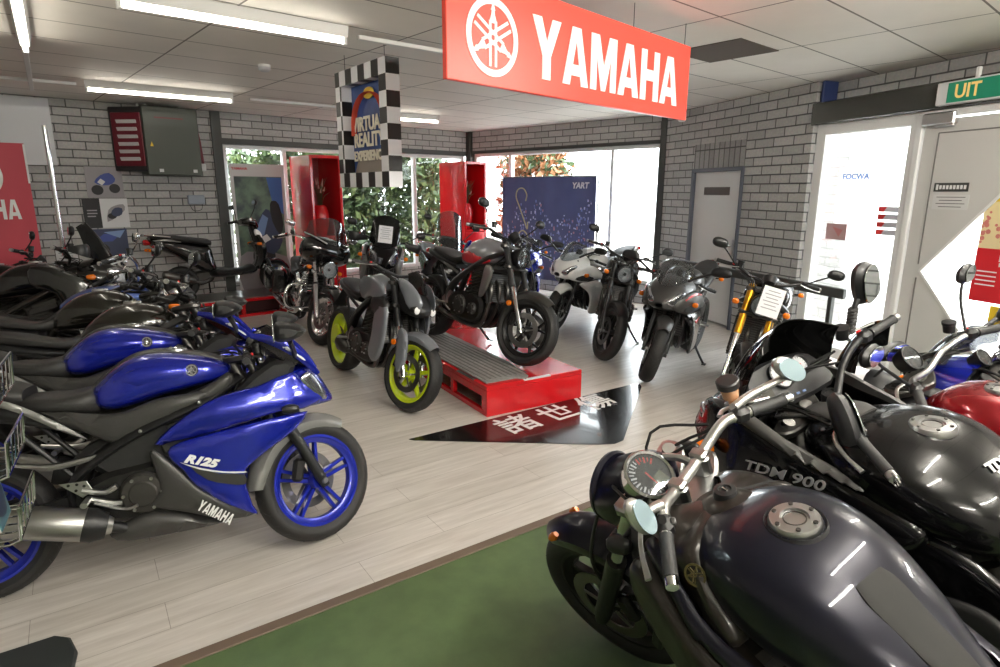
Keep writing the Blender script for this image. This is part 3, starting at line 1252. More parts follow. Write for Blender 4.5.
    def signal(b, pts, st=(True, False), m=None, sides=(1, -1), stalk=.06):
        for (x, y, z), sr in zip(pts, st):
            for s in sides:
                ms = b.S if sr else Matrix()
                o = build('turn_signal', G().add(body([(x - .035, z + .012, z - .012, .008), (x - .02, z + .02, z - .02, .022), (x + .02, z + .022, z - .022, .026), (x + .034, z + .01, z - .01, .012)], 12, 3), M=T(0, s * y, 0)), m or M_AMB, b.root, M=ms)
                build('signal_stalk', G().add(tube([(x, s * (y - stalk), z - .005), (x, s * (y - .012), z)], .007, 8, 1)), M_BLK, o, M=ms)

    # ---- middle
    def tank(b, st, m, cap=None, mc=None, e=2.5, kw=.42, name='fuel_tank', k=5):
        t = b.part(name, body(st, 30, k, kw, e), m)
        if cap:
            x, z, r = cap[:3]
            til = cap[3] if len(cap) > 3 else 0
            Q = T(x, 0, z) @ Matrix.Rotation(R(til), 4, 'Y')
            g = G().add(lathe([(0, .006), (r * .52, .006), (r * .54, .012), (r * .92, .010), (r, .0), (r, -.012)], 32, 'z'))
            c = build('fuel_cap', g, mc or M_ALU, t, M=Q)
            gg = G()
            for i in range(6):
                a = 2 * PI * i / 6 + .3
                gg.add(lathe([(0, .014), (.005, .014), (.005, .006)], 8, 'z', (r * .78 * math.cos(a), r * .78 * math.sin(a), 0)))
            gg.add(lathe([(r * .40, .0085), (r * .44, .0085), (r * .44, .004), (r * .40, .004)], 20, 'z', closed=True))
            build('cap_bolts', gg, M_DALU, t, M=Q)
        return t

    def badge(b, t, x, y, z, r, m, yawd=0, tilt=0, s=-1, plate=None):
        """emblem on the side: s=-1 right side, +1 left"""
        Q = T(x, s * y, z) @ (Matrix.Rotation(PI, 4, 'Z') if s > 0 else Matrix()) @ Matrix.Rotation(R(tilt), 4, 'X') @ Matrix.Rotation(R(yawd), 4, 'Z')
        if plate:
            build('emblem_plate', G().add(lathe([(0, 0), (r * 1.12, 0), (r * 1.12, .003), (0, .003)], 28)), plate, t, M=Q)
        build('emblem', emblem(r, .003), m, t, M=Q)

    def seat(b, st, m=None, e=3.0, kw=.55, name='seat', label=None):
        return b.part(name, body(st, 22, 5, kw, e), m or M_VINYL, label=label)

    def tail(b, st, m, light=None, ml=None):
        t = b.part('tail_section', body(st, 20, 5, .5, 2.6), m)
        x, z = light or (st[0][0] - .012, (st[0][1] + st[0][2]) / 2)
        build('tail_light', G().add(body([(x - .02, z + .015, z - .015, .035), (x, z + .03, z - .03, .06), (x + .05, z + .028, z - .028, .055)], 14, 3)), ml or M_REDL, t)
        return t

    def engine(b, cx=.72, m=None, mc=None, w=.16, fins=False, zb=.0, tall=.0):
        m, mc = m or M_BENG, mc or M_CAST
        o = G().add(slab([(cx - .27, .36 + zb), (cx - .2, .29 + zb), (cx + .12, .27 + zb), (cx + .24, .34 + zb), (cx + .25, .47 + zb), (cx + .12, .54 + zb), (cx - .18, .52 + zb), (cx - .29, .45 + zb)], -w, w, .025, 2))
        e = b.part('engine', o, m)
        cy = G()
        n = 7 if fins else 3
        for i in range(n):
            t = i / (n - 1)
            x, z = cx + .10 + t * .06, .53 + zb + t * (.17 + tall)
            cy.add(box((x, 0, z), (.22, w * 1.95, .016 if fins else .05), .006, Matrix.Rotation(R(-16), 4, 'Y')))
        cy.add(box((cx + .13, 0, .62 + zb), (.19, w * 1.7, .26 + tall), .02, Matrix.Rotation(R(-16), 4, 'Y')))
        cy.add(box((cx + .17, 0, .74 + zb + tall), (.22, w * 1.9, .07), .02, Matrix.Rotation(R(-16), 4, 'Y')))
        build('cylinder_block', cy, mc, e)
        for s, x, z, r in ((-1, cx - .06, .41 + zb, .092), (1, cx + .09, .40 + zb, .078), (-1, cx + .14, .40 + zb, .055), (1, cx - .16, .42 + zb, .062)):
            y = s * w
            pr = [(0, .035), (r * .55, .034), (r * .62, .028), (r * .88, .026), (r, .012), (r, -.01)]
            bl = G().add(lathe([(q, s * h) for q, h in pr], 28, 'y', (x, y, z)))
            for i in range(6):
                a = 2 * PI * i / 6
                bl.add(lathe([(0, s * .034), (.007, s * .034), (.007, s * .02)], 8, 'y', (x + r * .8 * math.cos(a), y, z + r * .8 * math.sin(a))), 1)
            build('engine_cover', bl, [mc, M_ALU], e)
        return e

    def radiator(b, x, z, h=.26, w=.34, tilt=18):
        Q = T(x, 0, z) @ Matrix.Rotation(R(-tilt), 4, 'Y')
        o = build('radiator', G().add(box((0, 0, 0), (.035, w, h), .006)), M_BLK, b.root, M=Q)
        g = G()
        for i in range(14):
            g.add(box((.019, 0, -h / 2 + (i + .5) * h / 14), (.004, w * .92, .006), 0))
        build('cooling_fins', g, M_DALU, o, M=Q)

    def frame_(b, head=1.0, cx=.72, m=None, plate=True, w=.11, hz=.90):
        h = b.axis(hz)
        m = m or M_BLK
        g = G()
        for s in (1, -1):
            if plate:
                g.add(tube([(h.x, s * .045, hz), (h.x - .16, s * (w + .03), hz - .08), (cx - .12, s * (w + .045), .66), (cx - .33, s * w, .50), (cx - .35, s * w * .9, .34)], [.045, .052, .05, .05, .035], 10, 5, (1, .45)))
            else:
                g.add(tube([(h.x, s * .03, hz), (h.x + .02, s * .06, hz - .28), (cx + .22, s * .10, .32), (cx - .1, s * .12, .25), (cx - .35, s * .11, .34), (cx - .33, s * .12, .62)], .017, 8, 5))
                g.add(tube([(h.x, s * .03, hz), (cx, s * .10, .77), (cx - .33, s * .12, .66)], .017, 8, 4))
            g.add(tube([(cx - .2, s * w, .68), (.25, s * .10, .76), (-.05, s * .06, .82)], .014, 8, 4))
            g.add(tube([(cx - .33, s * w, .50), (.20, s * .10, .73)], .013, 8, 1))
        return b.part('frame', g, m)

    def swing(b, cx=.72, m=None, z=.40, deep=.07):
        g = G()
        for s in (1, -1):
            g.add(beam((cx - .32, s * .10, z), (-.03, s * .115, b.Rr), deep * 1.2, deep * .75, .038, .03))
        g.add(box((cx - .30, 0, z), (.09, .22, .07), .02))
        o = b.part('swingarm', g, m or M_BLK)
        c = G()
        for dz in (.035, -.035):
            c.add(beam((cx - .26, .082, z + dz * .8), (0, .082, b.Rr + dz * 2.0), .012, t=.01))
        build('chain', c, M_DALU, o)
        build('shock', G().add(tube([(cx - .36, 0, .42), (cx - .22, 0, .70)], .03, 12, 1)), M_DALU, o)

    def pegs(b, cx=.72, m=None, x=None, z=.40):
        x = cx - .36 if x is None else x
        for s in (1, -1):
            g = G().add(slab([(x - .02, z - .04), (x + .08, z + .0), (x + .12, z + .10), (x + .06, z + .12), (x - .05, z + .03)], s * .13, s * .142, .004))
            g.add(tube([(x, s * .135, z - .01), (x, s * .235, z + .0)], .012, 8, 1))
            g.add(tube([(x + .03, s * .15, z - .03), (x + .13, s * .165, z - .06), (x + .17, s * .19, z - .055)], .007, 6, 3))
            b.part('footpeg', g, m or M_ALU)

    def stand(b, cx=.72):
        k = math.tan(R(b.lean))
        y = .30
        z = y * k + .006
        g = G().add(tube([(cx - .22, .12, .30), (cx - .20, .2, .17), (cx - .17, y, z + .006)], .012, 8, 2)).add(box((cx - .16, y + .01, z + .004), (.06, .04, .008), .002))
        b.part('side_stand', g, M_BLK)

    def exhaust(b, cx=.72, m=None, mm=None, p=((.12, -.19, .42), (-.2, -.23, .55)), r=.055, n=2, low=None, mh=None, x0=None):
        mh = mh or M_DALU
        g = G()
        x0 = cx + .27 if x0 is None else x0
        for i in range(n):
            y = (i - (n - 1) / 2) * .09
            g.add(tube([(x0 - .02, y, .68), (x0 + .07, y, .60), (x0 + .04, y, .42), (x0 - .10, y * .7, .255), (cx - .05, -.05 + y * .3, .235), (cx - .30, -.10, .27)], .019, 8, 4))
        a, e = Vector(p[0]), Vector(p[1])
        g.add(tube([(cx - .05, -.06, .24), (cx - .30, -.11, .27), a * .6 + Vector((cx - .3, -.11, .27)) * .4, a], .024, 10, 5))
        o = b.part('exhaust', g, mh)
        d = (e - a).normalized()
        L = (e - a).length
        build('muffler', G().add(tube([a - d * .03, a, a + d * .05, e - d * .04, e - d * .005, e], [r * .5, r * .85, r, r, r * .92, r * .6], 18, 1, (1, 1.15))), mm or M_DALU, o)
        build('muffler_tip', G().add(tube([e - d * .01, e + d * .02], r * .45, 14, 1)), M_BLK, o)
        return o

    def clutter(b, seed=1, z=.95, n=7):
        """control cables round the headstock"""
        rn = random.Random(seed)
        g = G()
        c = b.axis(z)
        for i in range(n):
            s = rn.choice((1, -1))
            g.add(tube([(c.x - .05 + rn.uniform(-.03, .02), s * rn.uniform(.14, .22), z + .04), (c.x + .06 + rn.uniform(-.02, .04), s * rn.uniform(.05, .14), z + rn.uniform(-.02, .05)), (c.x + .05, s * rn.uniform(.0, .1), z - rn.uniform(.08, .16)), (c.x - .12, s * rn.uniform(.04, .1), z - rn.uniform(.18, .3))], .0045, 5, 4))
        b.part('control_cables', g, M_HOSE, True)

    def dials(b, c, r=.045, n=1, st=True, face=None, ring=None, tilt=50, sp=.1):
        """round instruments facing the rider"""
        Q0 = Matrix.Translation(c)
        hs = None
        for i in range(n):
            y = (i - (n - 1) / 2) * sp
            Q = Q0 @ T(0, y, 0) @ Matrix.Rotation(R(-tilt), 4, 'Y')
            ms = (b.S if st else Matrix()) @ Q
            o = build('instrument_dial', G().add(lathe([(0, -.06), (r * .8, -.05), (r * 1.02, -.01), (r * 1.05, .008), (r * .95, .010), (r * .93, .0)], 32, 'z')), ring or M_BLK, b.root, M=ms)
            build('dial_face', G().add(lathe([(0, .001), (r * .93, .001)], 32, 'z')), face or M_BLK, o, M=ms)
            g = G()
            for k in range(11):
                a = R(-50 + k * 28)
                g.add(beam((r * .72 * math.cos(a), r * .72 * math.sin(a), .0022), (r * .86 * math.cos(a), r * .86 * math.sin(a), .0022), r * .05, t=.0006, up=(0, 0, 1)))
            build('dial_marks', g, M_BLK if face else M_WHITE, o, M=ms)
            build('needle', G().add(beam((0, 0, .003), (-r * .7, r * .25, .003), r * .07, r * .03, .001, up=(0, 0, 1))), M_RED, o, M=ms)
            build('dial_glass', G().add(lathe([(0, .009), (r * .94, .007)], 32, 'z')), M_CLEAR, o, M=ms)

    def tag_paper(b, c, w=.15, h=.2, st=True, tilt=0, yaw=0):
        Q = Matrix.Translation(c) @ Matrix.Rotation(R(yaw), 4, 'Z') @ Matrix.Rotation(R(tilt), 4, 'Y')
        p = build('price_sheet', G().add(box((0, 0, 0), (.002, w, h), 0)), M_PAPER, b.root, M=(b.S if st else Matrix()) @ Q)
        g = G()
        for i in range(6):
            g.add(box((.0016, 0, h * (.36 - i * .12)), (.0006, w * (.75 if i % 2 else .55), h * .03), 0))
        build('printed_lines', g, mat('grey print', (150, 150, 156), .7), p, M=(b.S if st else Matrix()) @ Q)
def surf(fn, nu, nv, th=.003):
    """curved sheet of thickness th from fn(u,v), u,v in 0..1"""
    P = np.array([[fn(i / nu, j / nv) for j in range(nv + 1)] for i in range(nu + 1)], float)
    du = np.gradient(P, axis=0)
    dv = np.gradient(P, axis=1)
    N = np.cross(du, dv)
    N /= np.linalg.norm(N, axis=2)[..., None] + 1e-9
    A = P.reshape(-1, 3)
    B = (P - N * th).reshape(-1, 3)
    n = len(A)
    k = nv + 1
    F = []
    for i in range(nu):
        for j in range(nv):
            a = i * k + j
            q = [a, a + 1, a + k + 1, a + k]
            F.append(q)
            F.append([x + n for x in q[::-1]])
    bd = [i for i in range(k)] + [i * k + nv for i in range(1, nu + 1)] + [nu * k + j for j in range(nv - 1, -1, -1)] + [i * k for i in range(nu - 1, 0, -1)]
    for a, c in zip(bd, bd[1:] + bd[:1]):
        F.append([a, c, c + n, a + n])
    return np.concatenate([A, B]), F


def screen(b, base, top, m, st=False, bulge=.03, name='windscreen'):
    """base/top: (x_mid, x_side, half_width, z_mid, z_side)"""
    def f(u, v):
        t = 2 * v - 1
        s = t * t
        p = Vector((base[0] + (base[1] - base[0]) * s, base[2] * t, base[3] + (base[4] - base[3]) * s))
        q = Vector((top[0] + (top[1] - top[0]) * s, top[2] * t, top[3] + (top[4] - top[3]) * s))
        r = p.lerp(q, u)
        r.z += bulge * math.sin(u * PI)
        return r
    return b.part(name, surf(f, 10, 16, .004), m, st)


def both(b, name, out, base, m, bulge=.018, r=.045, label=None, th=.006, step=.035, sm=3, parent=None, st=False):
    o = []
    for s in (-1, 1):
        o.append(b.part(name, panel(out, base, bulge, r, th, s, sm, step), m, st, parent, label))
    return o


P_BLUE = paint('racing blue paint', (20, 34, 160), .45, .25)
P_BLUEW = paint('blue wheel enamel', (24, 40, 168), .3, .3)
P_SILV = paint('silver grey paint', (140, 140, 138), .5, .35)
P_NAVY = paint('midnight violet metallic', (17, 17, 29), .4, .3, .4, .25)
P_BLK = paint('black gloss paint', (7, 7, 9), .05, .22, .4, .2)
M_LAMP = mat('lamp unit', (150, 152, 158), .16, .8, .9)
P_GRN = mat('green black gloss', (22, 22, 20), .22, .2, .9)
P_DGREY = mat('satin dark grey', (58, 57, 56), .40, .2, .2)
P_GREY = paint('cool grey paint', (126, 130, 138), .3, .35)
P_YEL = mat('fluorescent yellow enamel', (206, 226, 20), .35, 0, .6)
P_RED = paint('deep red paint', (112, 4, 14), .4, .25, .6, .3)
P_WHITE = paint('pearl white paint', (226, 226, 224), .0, .3)
P_LBLUE = paint('powder blue paint', (70, 98, 170), .4, .3)
P_BROWN = mat('dark gloss cowl', (34, 30, 27), .3, .1, .25, spec=.3)
P_SILVT = paint('brushed silver tank', (165, 167, 172), .75, .3)
P_REDP = paint('red stripe paint', (196, 20, 34), .1, .3)


def r125(label, group, pose, near=True):
    b = Bike('motorcycle', label, group, 'motorcycle', *pose, WB=1.355, Rf=.296, Rr=.305, Wf=.105, Wr=.135)
    b.wheels(P_BLUEW, P_BLUEW, ('y', 5), dr=.14, rimh=.076, discs=(1,), seg=56)
    b.fork(.95, .088, .026, .019, M_BLK, M_DALU, .55, yoke=.93)
    b.fender(56, 176, .135, P_SILV, .016, deep=.05)
    b.bar([(1.06, .11, .925), (1.03, .17, .93), (.955, .34, .90)], .011, M_BLK, .12, ml=M_ALU, endm=M_BLK)
    sb = lambda x, z=0: float(np.interp(x, [.6, .75, .95, 1.1, 1.25, 1.36, 1.45], [.17, .185, .205, .20, .165, .115, .055]))
    # nose cowl, open to the rear, with a dark lining
    st = [(1.14, .835, .73, .185), (1.22, .85, .70, .18), (1.29, .88, .685, .16), (1.35, .88, .68, .13), (1.41, .82, .685, .095), (1.45, .745, .69, .05), (1.462, .72, .695, .02)]
    no = b.part('nose_cowl', body(st, 28, 4, .35, 2.3, cap=False), P_BLUE)
    build('cowl_lining', G().add(body([(x - .004, a - .01, z + .01, w - .01) for x, a, z, w in st[:-1]], 24, 4, .35, 2.3, cap=False)), M_MATT, no)
    screen(b, (1.375, 1.16, .165, .87, .965), (1.19, 1.13, .10, 1.085, 1.06), M_SMOKE)
    for s in (-1, 1):
        lens = panel([(1.315, .832), (1.36, .862), (1.405, .80), (1.44, .728), (1.415, .716), (1.36, .775)], lambda x, z: float(np.interp(x, [1.3, 1.36, 1.41, 1.45], [.137, .118, .09, .048])), .010, .02, .008, s, 3, .02)
        h = b.part('headlight', lens, M_LAMP)
        # blue frame spar between nose and screen
        b.part('screen_frame', tube([(1.12, s * .15, 1.055), (1.19, s * .168, 1.035), (1.28, s * .165, .985), (1.35, s * .125, .915), (1.40, s * .09, .845)], [.012, .02, .024, .02, .012], 10, 4, (.5, 1)), P_BLUE)
        g = panel([(1.17, 1.046), (1.24, 1.018), (1.30, .975), (1.345, .925), (1.335, .925), (1.285, .97), (1.22, 1.008)], lambda x, z: float(np.interp(x, [1.15, 1.28, 1.36], [.172, .178, .135])), .003, .006, .003, s, 2, .03)
        b.part('white_stripe', g, M_WHITE)
        up = [(.70, .618), (.771, .688), (.914, .782), (1.043, .818), (1.133, .829), (1.286, .872), (1.348, .785), (1.432, .75), (1.43, .72), (1.324, .693), (1.205, .70), (1.07, .676), (.924, .643), (.768, .623)]
        u = b.part('side_fairing', panel(up, lambda x, z: sb(x) - .012 + .03 * max(0, 1 - abs(z - .735) / .09) * np.interp(x, [.7, .9, 1.3, 1.45], [.2, 1, 1, .2]), .016, .03, .006, s, 2, .028), P_BLUE)
        lo = [(.753, .59), (.801, .622), (.961, .652), (1.101, .672), (1.203, .68), (1.338, .68), (1.275, .605), (1.158, .538), (1.068, .478), (1.049, .444), (1.05, .389), (1.069, .291), (1.086, .243), (.971, .31), (.852, .415), (.805, .496), (.764, .547)]
        l = b.part('lower_fairing', panel(lo, lambda x, z: sb(x) - .008 + .02 * (z - .25) / .4, .016, .03, .006, s, 2, .028), P_BLUE)
        gs = panel([(.84, .512), (.95, .468), (1.046, .448), (1.046, .402), (.97, .42), (.90, .448)], lambda x, z: sb(x) + .0135 + .02 * (z - .25) / .4, .0, .01, .004, s, 2, .03)
        build('grey_flash', G().add(gs), P_DGREY, l)
        wl = panel([(.80, .54), (.87, .507), (.97, .475), (1.05, .462), (1.05, .456), (.97, .469), (.87, .50)], lambda x, z: sb(x) + .0145 + .02 * (z - .25) / .4, .0, .01, .004, s, 2, .03)
        build('white_pinstripe', G().add(wl), M_WHITE, l)
        be = [(.681, .591), (.721, .576), (.803, .482), (.874, .397), (.965, .334), (1.06, .28), (1.085, .247), (.965, .242), (.803, .300), (.699, .334), (.654, .352), (.705, .415), (.694, .497)]
        bp = b.part('belly_fairing', panel(be, lambda x, z: sb(x) - .016, .016, .04, .006, s, 2, .03), P_DGREY)
        pn = [(.477, .316), (.501, .27), (.635, .318), (.711, .31), (.802, .285), (.96, .232), (.95, .215), (.756, .205), (.563, .205), (.50, .235)]
        b.part('belly_pan', panel(pn, .145, .03, .05, .01, s, 2, .035), P_DGREY)
        cv = [(.30, .80), (.515, .772), (.602, .772), (.694, .806), (.779, .822), (.894, .83), (1.012, .90), (1.035, .86), (.97, .80), (.916, .785), (.852, .755), (.699, .690), (.606, .655), (.546, .645), (.451, .701)]
        b.part('side_cover', panel(cv, lambda x, z: float(np.interp(x, [.3, .55, .8, 1.03], [.12, .155, .165, .14])), .016, .035, .006, s, 2, .03), P_DGREY)
        sp = [(.0, .93), (.16, .875), (.247, .832), (.36, .752), (.455, .668), (.35, .725), (.24, .805), (.14, .852), (.0, .90)]
        b.part('tail_stripe', panel(sp, .135, .008, .015, .006, s, 2, .03), P_SILV)
        # bolts of the fairing
        g = G()
        for x, z in ((.835, .605), (1.222, .648), (.895, .79), (.66, .69)):
            g.add(lathe([(0, s * (sb(x) + .022)), (.007, s * (sb(x) + .02)), (.008, s * (sb(x) + .0))], 10, 'y', (x, 0, z)))
        b.part('fairing_bolts', g, M_ALU)
        b.part('fairing_signal', G().add(body([(1.225, .725, .70, .012), (1.25, .735, .69, .02), (1.285, .732, .692, .018), (1.30, .72, .70, .008)], 10, 3), M=T(0, s * .20, 0)), M_BLK)
        # triangular heel plate with holes and footpeg hanger
        hp = G().add(slab([(.34, .50), (.44, .50), (.46, .455), (.42, .43)], s * .155, s * .162, .002))
        hp.add(tube([(.42, s * .158, .46), (.50, s * .158, .44), (.545, s * .158, .46)], .013, 8, 3)).add(tube([(.44, s * .158, .42), (.52, s * .158, .39), (.56, s * .158, .385)], .013, 8, 3))
        hp.add(tube([(.44, s * .155, .42), (.44, s * .24, .42)], .013, 10, 1)).add(tube([(.46, s * .165, .40), (.52, s * .17, .375), (.58, s * .18, .36), (.62, s * .19, .372)], .007, 8, 3))
        ho = b.part('footpeg', hp, M_ALU)
        g = G()
        for x, z in ((.375, .49), (.40, .465), (.405, .49), (.43, .48), (.425, .455)):
            g.add(lathe([(0, s * .164), (.006, s * .164), (.006, s * .15)], 10, 'y', (x, 0, z)))
        build('plate_holes', g, M_BLK, ho)
        b.part('rear_set', tube([(.20, s * .15, .60), (.32, s * .15, .575), (.42, s * .15, .585), (.50, s * .15, .60)], [.008, .014, .014, .008], 8, 3), M_ALU)
    g, w = yamaha_word(.048, .62)
    Q = T(.845, -.232, .327) @ Matrix.Rotation(R(36), 4, 'Y') @ Matrix.Rotation(R(-3), 4, 'Z')
    b.part('maker_lettering', g, M_WHITE, sharp=30).matrix_local = Q @ Matrix.Diagonal((.86, 1, 1, 1))
    text('model_lettering', 'R125', .048, T(.882, -.238, .538) @ Matrix.Rotation(R(20), 4, 'Y') @ FACE, M_WHITE, b.root, .001, 1.25, .003, .3)
    tk = [(.47, .865, .80, .07), (.51, .905, .775, .115), (.57, .955, .77, .145), (.64, .992, .785, .16), (.73, 1.003, .81, .165), (.83, .99, .83, .16), (.93, .965, .85, .14), (1.0, .935, .87, .10), (1.02, .92, .89, .06)]
    t = b.tank(tk, P_BLUE, (.80, 1.0, .045, 6), M_ALU, 3.0)
    b.part('tank_spine', body([(x, z + .011, z - .02, .052) for x, z, _, _ in tk], 16, 5, .4, 3), P_DGREY)
    fl = [(.56, .90), (.68, .955), (.86, .945), (.985, .905), (.94, .865), (.80, .885), (.66, .87)]
    both(b, 'tank_panel', fl, lambda x, z: float(np.interp(x, [.55, .66, .8, .98], [.125, .152, .155, .10])), P_BLUE, .018, .045)
    for s in (-1, 1):
        b.badge(t, .872, .158, .925, .024, M_CHR, -14 if s < 0 else 14, -12, s, M_DALU)
    b.seat([(.20, .855, .80, .08), (.27, .86, .79, .115), (.37, .855, .775, .13), (.45, .868, .76, .12), (.50, .865, .76, .09)])
    b.seat([(-.22, .985, .94, .06), (-.10, .965, .91, .10), (.05, .94, .87, .115), (.17, .92, .83, .11), (.235, .895, .82, .09)], label='pillion seat')
    b.tail([(-.36, .97, .93, .04), (-.2, .95, .86, .09), (0, .90, .80, .11), (.25, .83, .73, .11), (.4, .77, .67, .09)], M_BLK)
    b.engine(.70, M_BENG, M_CAST, .14)
    b.frame_(1.0, .72, M_BLK, True, .10, .86)
    b.swing(.72, M_BLK, .40)
    b.part('engine_shroud', slab([(.38, .58), (.5, .66), (.68, .72), (.86, .76), (.92, .66), (.82, .5), (.72, .4), (.6, .33), (.50, .33), (.52, .45), (.46, .52)], -.12, .12, .03, 2), M_MATT)
    e = b.part('exhaust', tube([(.88, 0, .5), (.93, 0, .34), (.8, -.05, .23), (.6, -.13, .25), (.50, -.18, .30)], .024, 10, 5), M_BLK)
    build('muffler', G().add(tube([(.52, -.185, .30), (.47, -.195, .315), (.445, -.20, .322), (.18, -.225, .395), (.172, -.2255, .397)], [.03, .055, .064, .064, .058], 24, 1, (1, 1.05))), mat('brushed steel', (176, 176, 174), .33, 1.0), e)
    build('muffler_collar', G().add(tube([(.50, -.19, .305), (.455, -.199, .319), (.425, -.202, .328)], [.05, .0665, .0665], 24, 1, (1, 1.05))), M_BLK, e)
    build('muffler_tip', G().add(tube([(.175, -.2255, .396), (.13, -.229, .41)], [.05, .03], 18, 1)), M_BLK, e)
    for s in (1, -1):
        Q = T(1.275, s * .36, 1.07)
        o = build('mirror', G().add(puff([(-.06, .0), (-.045, .055), (.03, .045), (.075, .01), (.02, -.025), (-.045, -.03)], .085, .025, 3, .02)), M_BLK, b.root, M=Q)
        build('mirror_stalk', G().add(tube([(1.30, s * .145, .955), (1.295, s * .22, .985), (1.28, s * .31, 1.035)], [.022, .016, .018], 10, 4, (.6, 1))), M_BLK, o)
        build('mirror_glass', G().add(slab([(s * y, z) for y, z in cr([(-.065, -.025), (-.052, .024), (.02, .04), (.07, .025), (.074, -.018), (.0, -.034)], 3, True)], -.062, -.056, .001, 0, 'yz')), M_MIR, o, M=Q)
    b.part('instrument_panel', box((1.13, 0, .985), (.05, .22, .10), .02, Matrix.Rotation(R(-40), 4, 'Y')), M_BLK, False)
    b.part('inner_cowl', slab([(1.03, .80), (1.2, .93), (1.3, .9), (1.2, .75), (1.05, .74)], -.14, .14, .02, 2), M_MATT)
    b.clutter(3, .94, 9)
    b.stand()
    return b


def naked(label, group, pose, WB=1.40, tk=None, tm=None, fm=None, light='round', lm=None, wm=None, ws=('s', 5), forks=(None, None), usd=True, fen=None, bars=None, barm=None, grips=None, seat=None, mirror=True, tailm=None, twin=False, cap=True, z=0, seed=1, exm=None, engm=None, rims=.265, dials=1, sig=True, lowdetail=False, plate=True, capm=None, mirh=1.14, signal_m=None, ex=((.30, -.16, .33), (.05, -.19, .42))):
    b = Bike('motorcycle', label, group, 'motorcycle', *pose, WB=WB, z0=z)
    wm = wm or M_BENG
    b.wheels(wm, wm, ws, dr=.148, rimh=rims * .28, seg=40)
    ml, mu = forks
    b.fork(1.0, .10, .026 if not usd else .021, .021 if not usd else .028, ml or M_BLK, mu or M_BLK, .5, usd)
    b.fender(50, 160, .14, fen or M_BLK, .016)
    ax = b.axis(1.03).x
    b.bar(bars or [(ax, .03, 1.03), (ax - .0, .14, 1.05), (ax - .05, .25, 1.085), (ax - .13, .39, 1.075)], .0125, barm, .12)
    if mirror:
        b.mirror((ax - .04, .26, 1.09), (ax + .02, .43, mirh + .06), .12, .075)
    if light == 'round':
        b.round_light((ax + .20, 0, .89), .088, lm)
    t = b.tank(tk or [(.50, .83, .77, .06), (.57, .92, .76, .12), (.68, 1.0, .76, .165), (.82, 1.03, .77, .18), (.93, 1.01, .79, .165), (1.0, .96, .82, .12), (1.03, .92, .84, .07)], tm or M_GLOSS, (.80, 1.028, .05, 2) if cap else None, capm or M_ALU)
    b.tank_obj = t
    b.seat(seat or [(-.03, .90, .86, .05), (.05, .905, .84, .10), (.2, .885, .81, .125), (.33, .85, .79, .125), (.45, .835, .77, .12), (.55, .87, .78, .08)])
    b.tail([(-.17, .87, .83, .03), (-.06, .885, .80, .085), (.1, .86, .77, .11), (.3, .81, .73, .11), (.44, .78, .72, .09)], tailm or M_BLK)
    b.part('number_plate_holder', tube([(-.05, 0, .80), (-.18, 0, .68), (-.23, 0, .60)], [.03, .025, .05], 8, 3, (1.6, .25)), M_BLK)
    b.engine(.74, engm or M_BENG, M_CAST, .165, not twin, .0, .02)
    b.radiator(1.03, .60)
    b.frame_(1.0, .74, fm, plate, .11, .92)
    b.swing(.74, M_BLK)
    b.pegs(.74)
    b.stand(.74)
    b.exhaust(.74, p=ex, r=.06, n=4 if not twin else 2, mm=exm)
    b.dials((ax + .06, 0, 1.07), .05, dials)
    b.clutter(seed, 1.0, 8)
    if sig:
        b.signal([(ax + .15, .19, .86), (-.12, .17, .80)], m=signal_m)
    return b


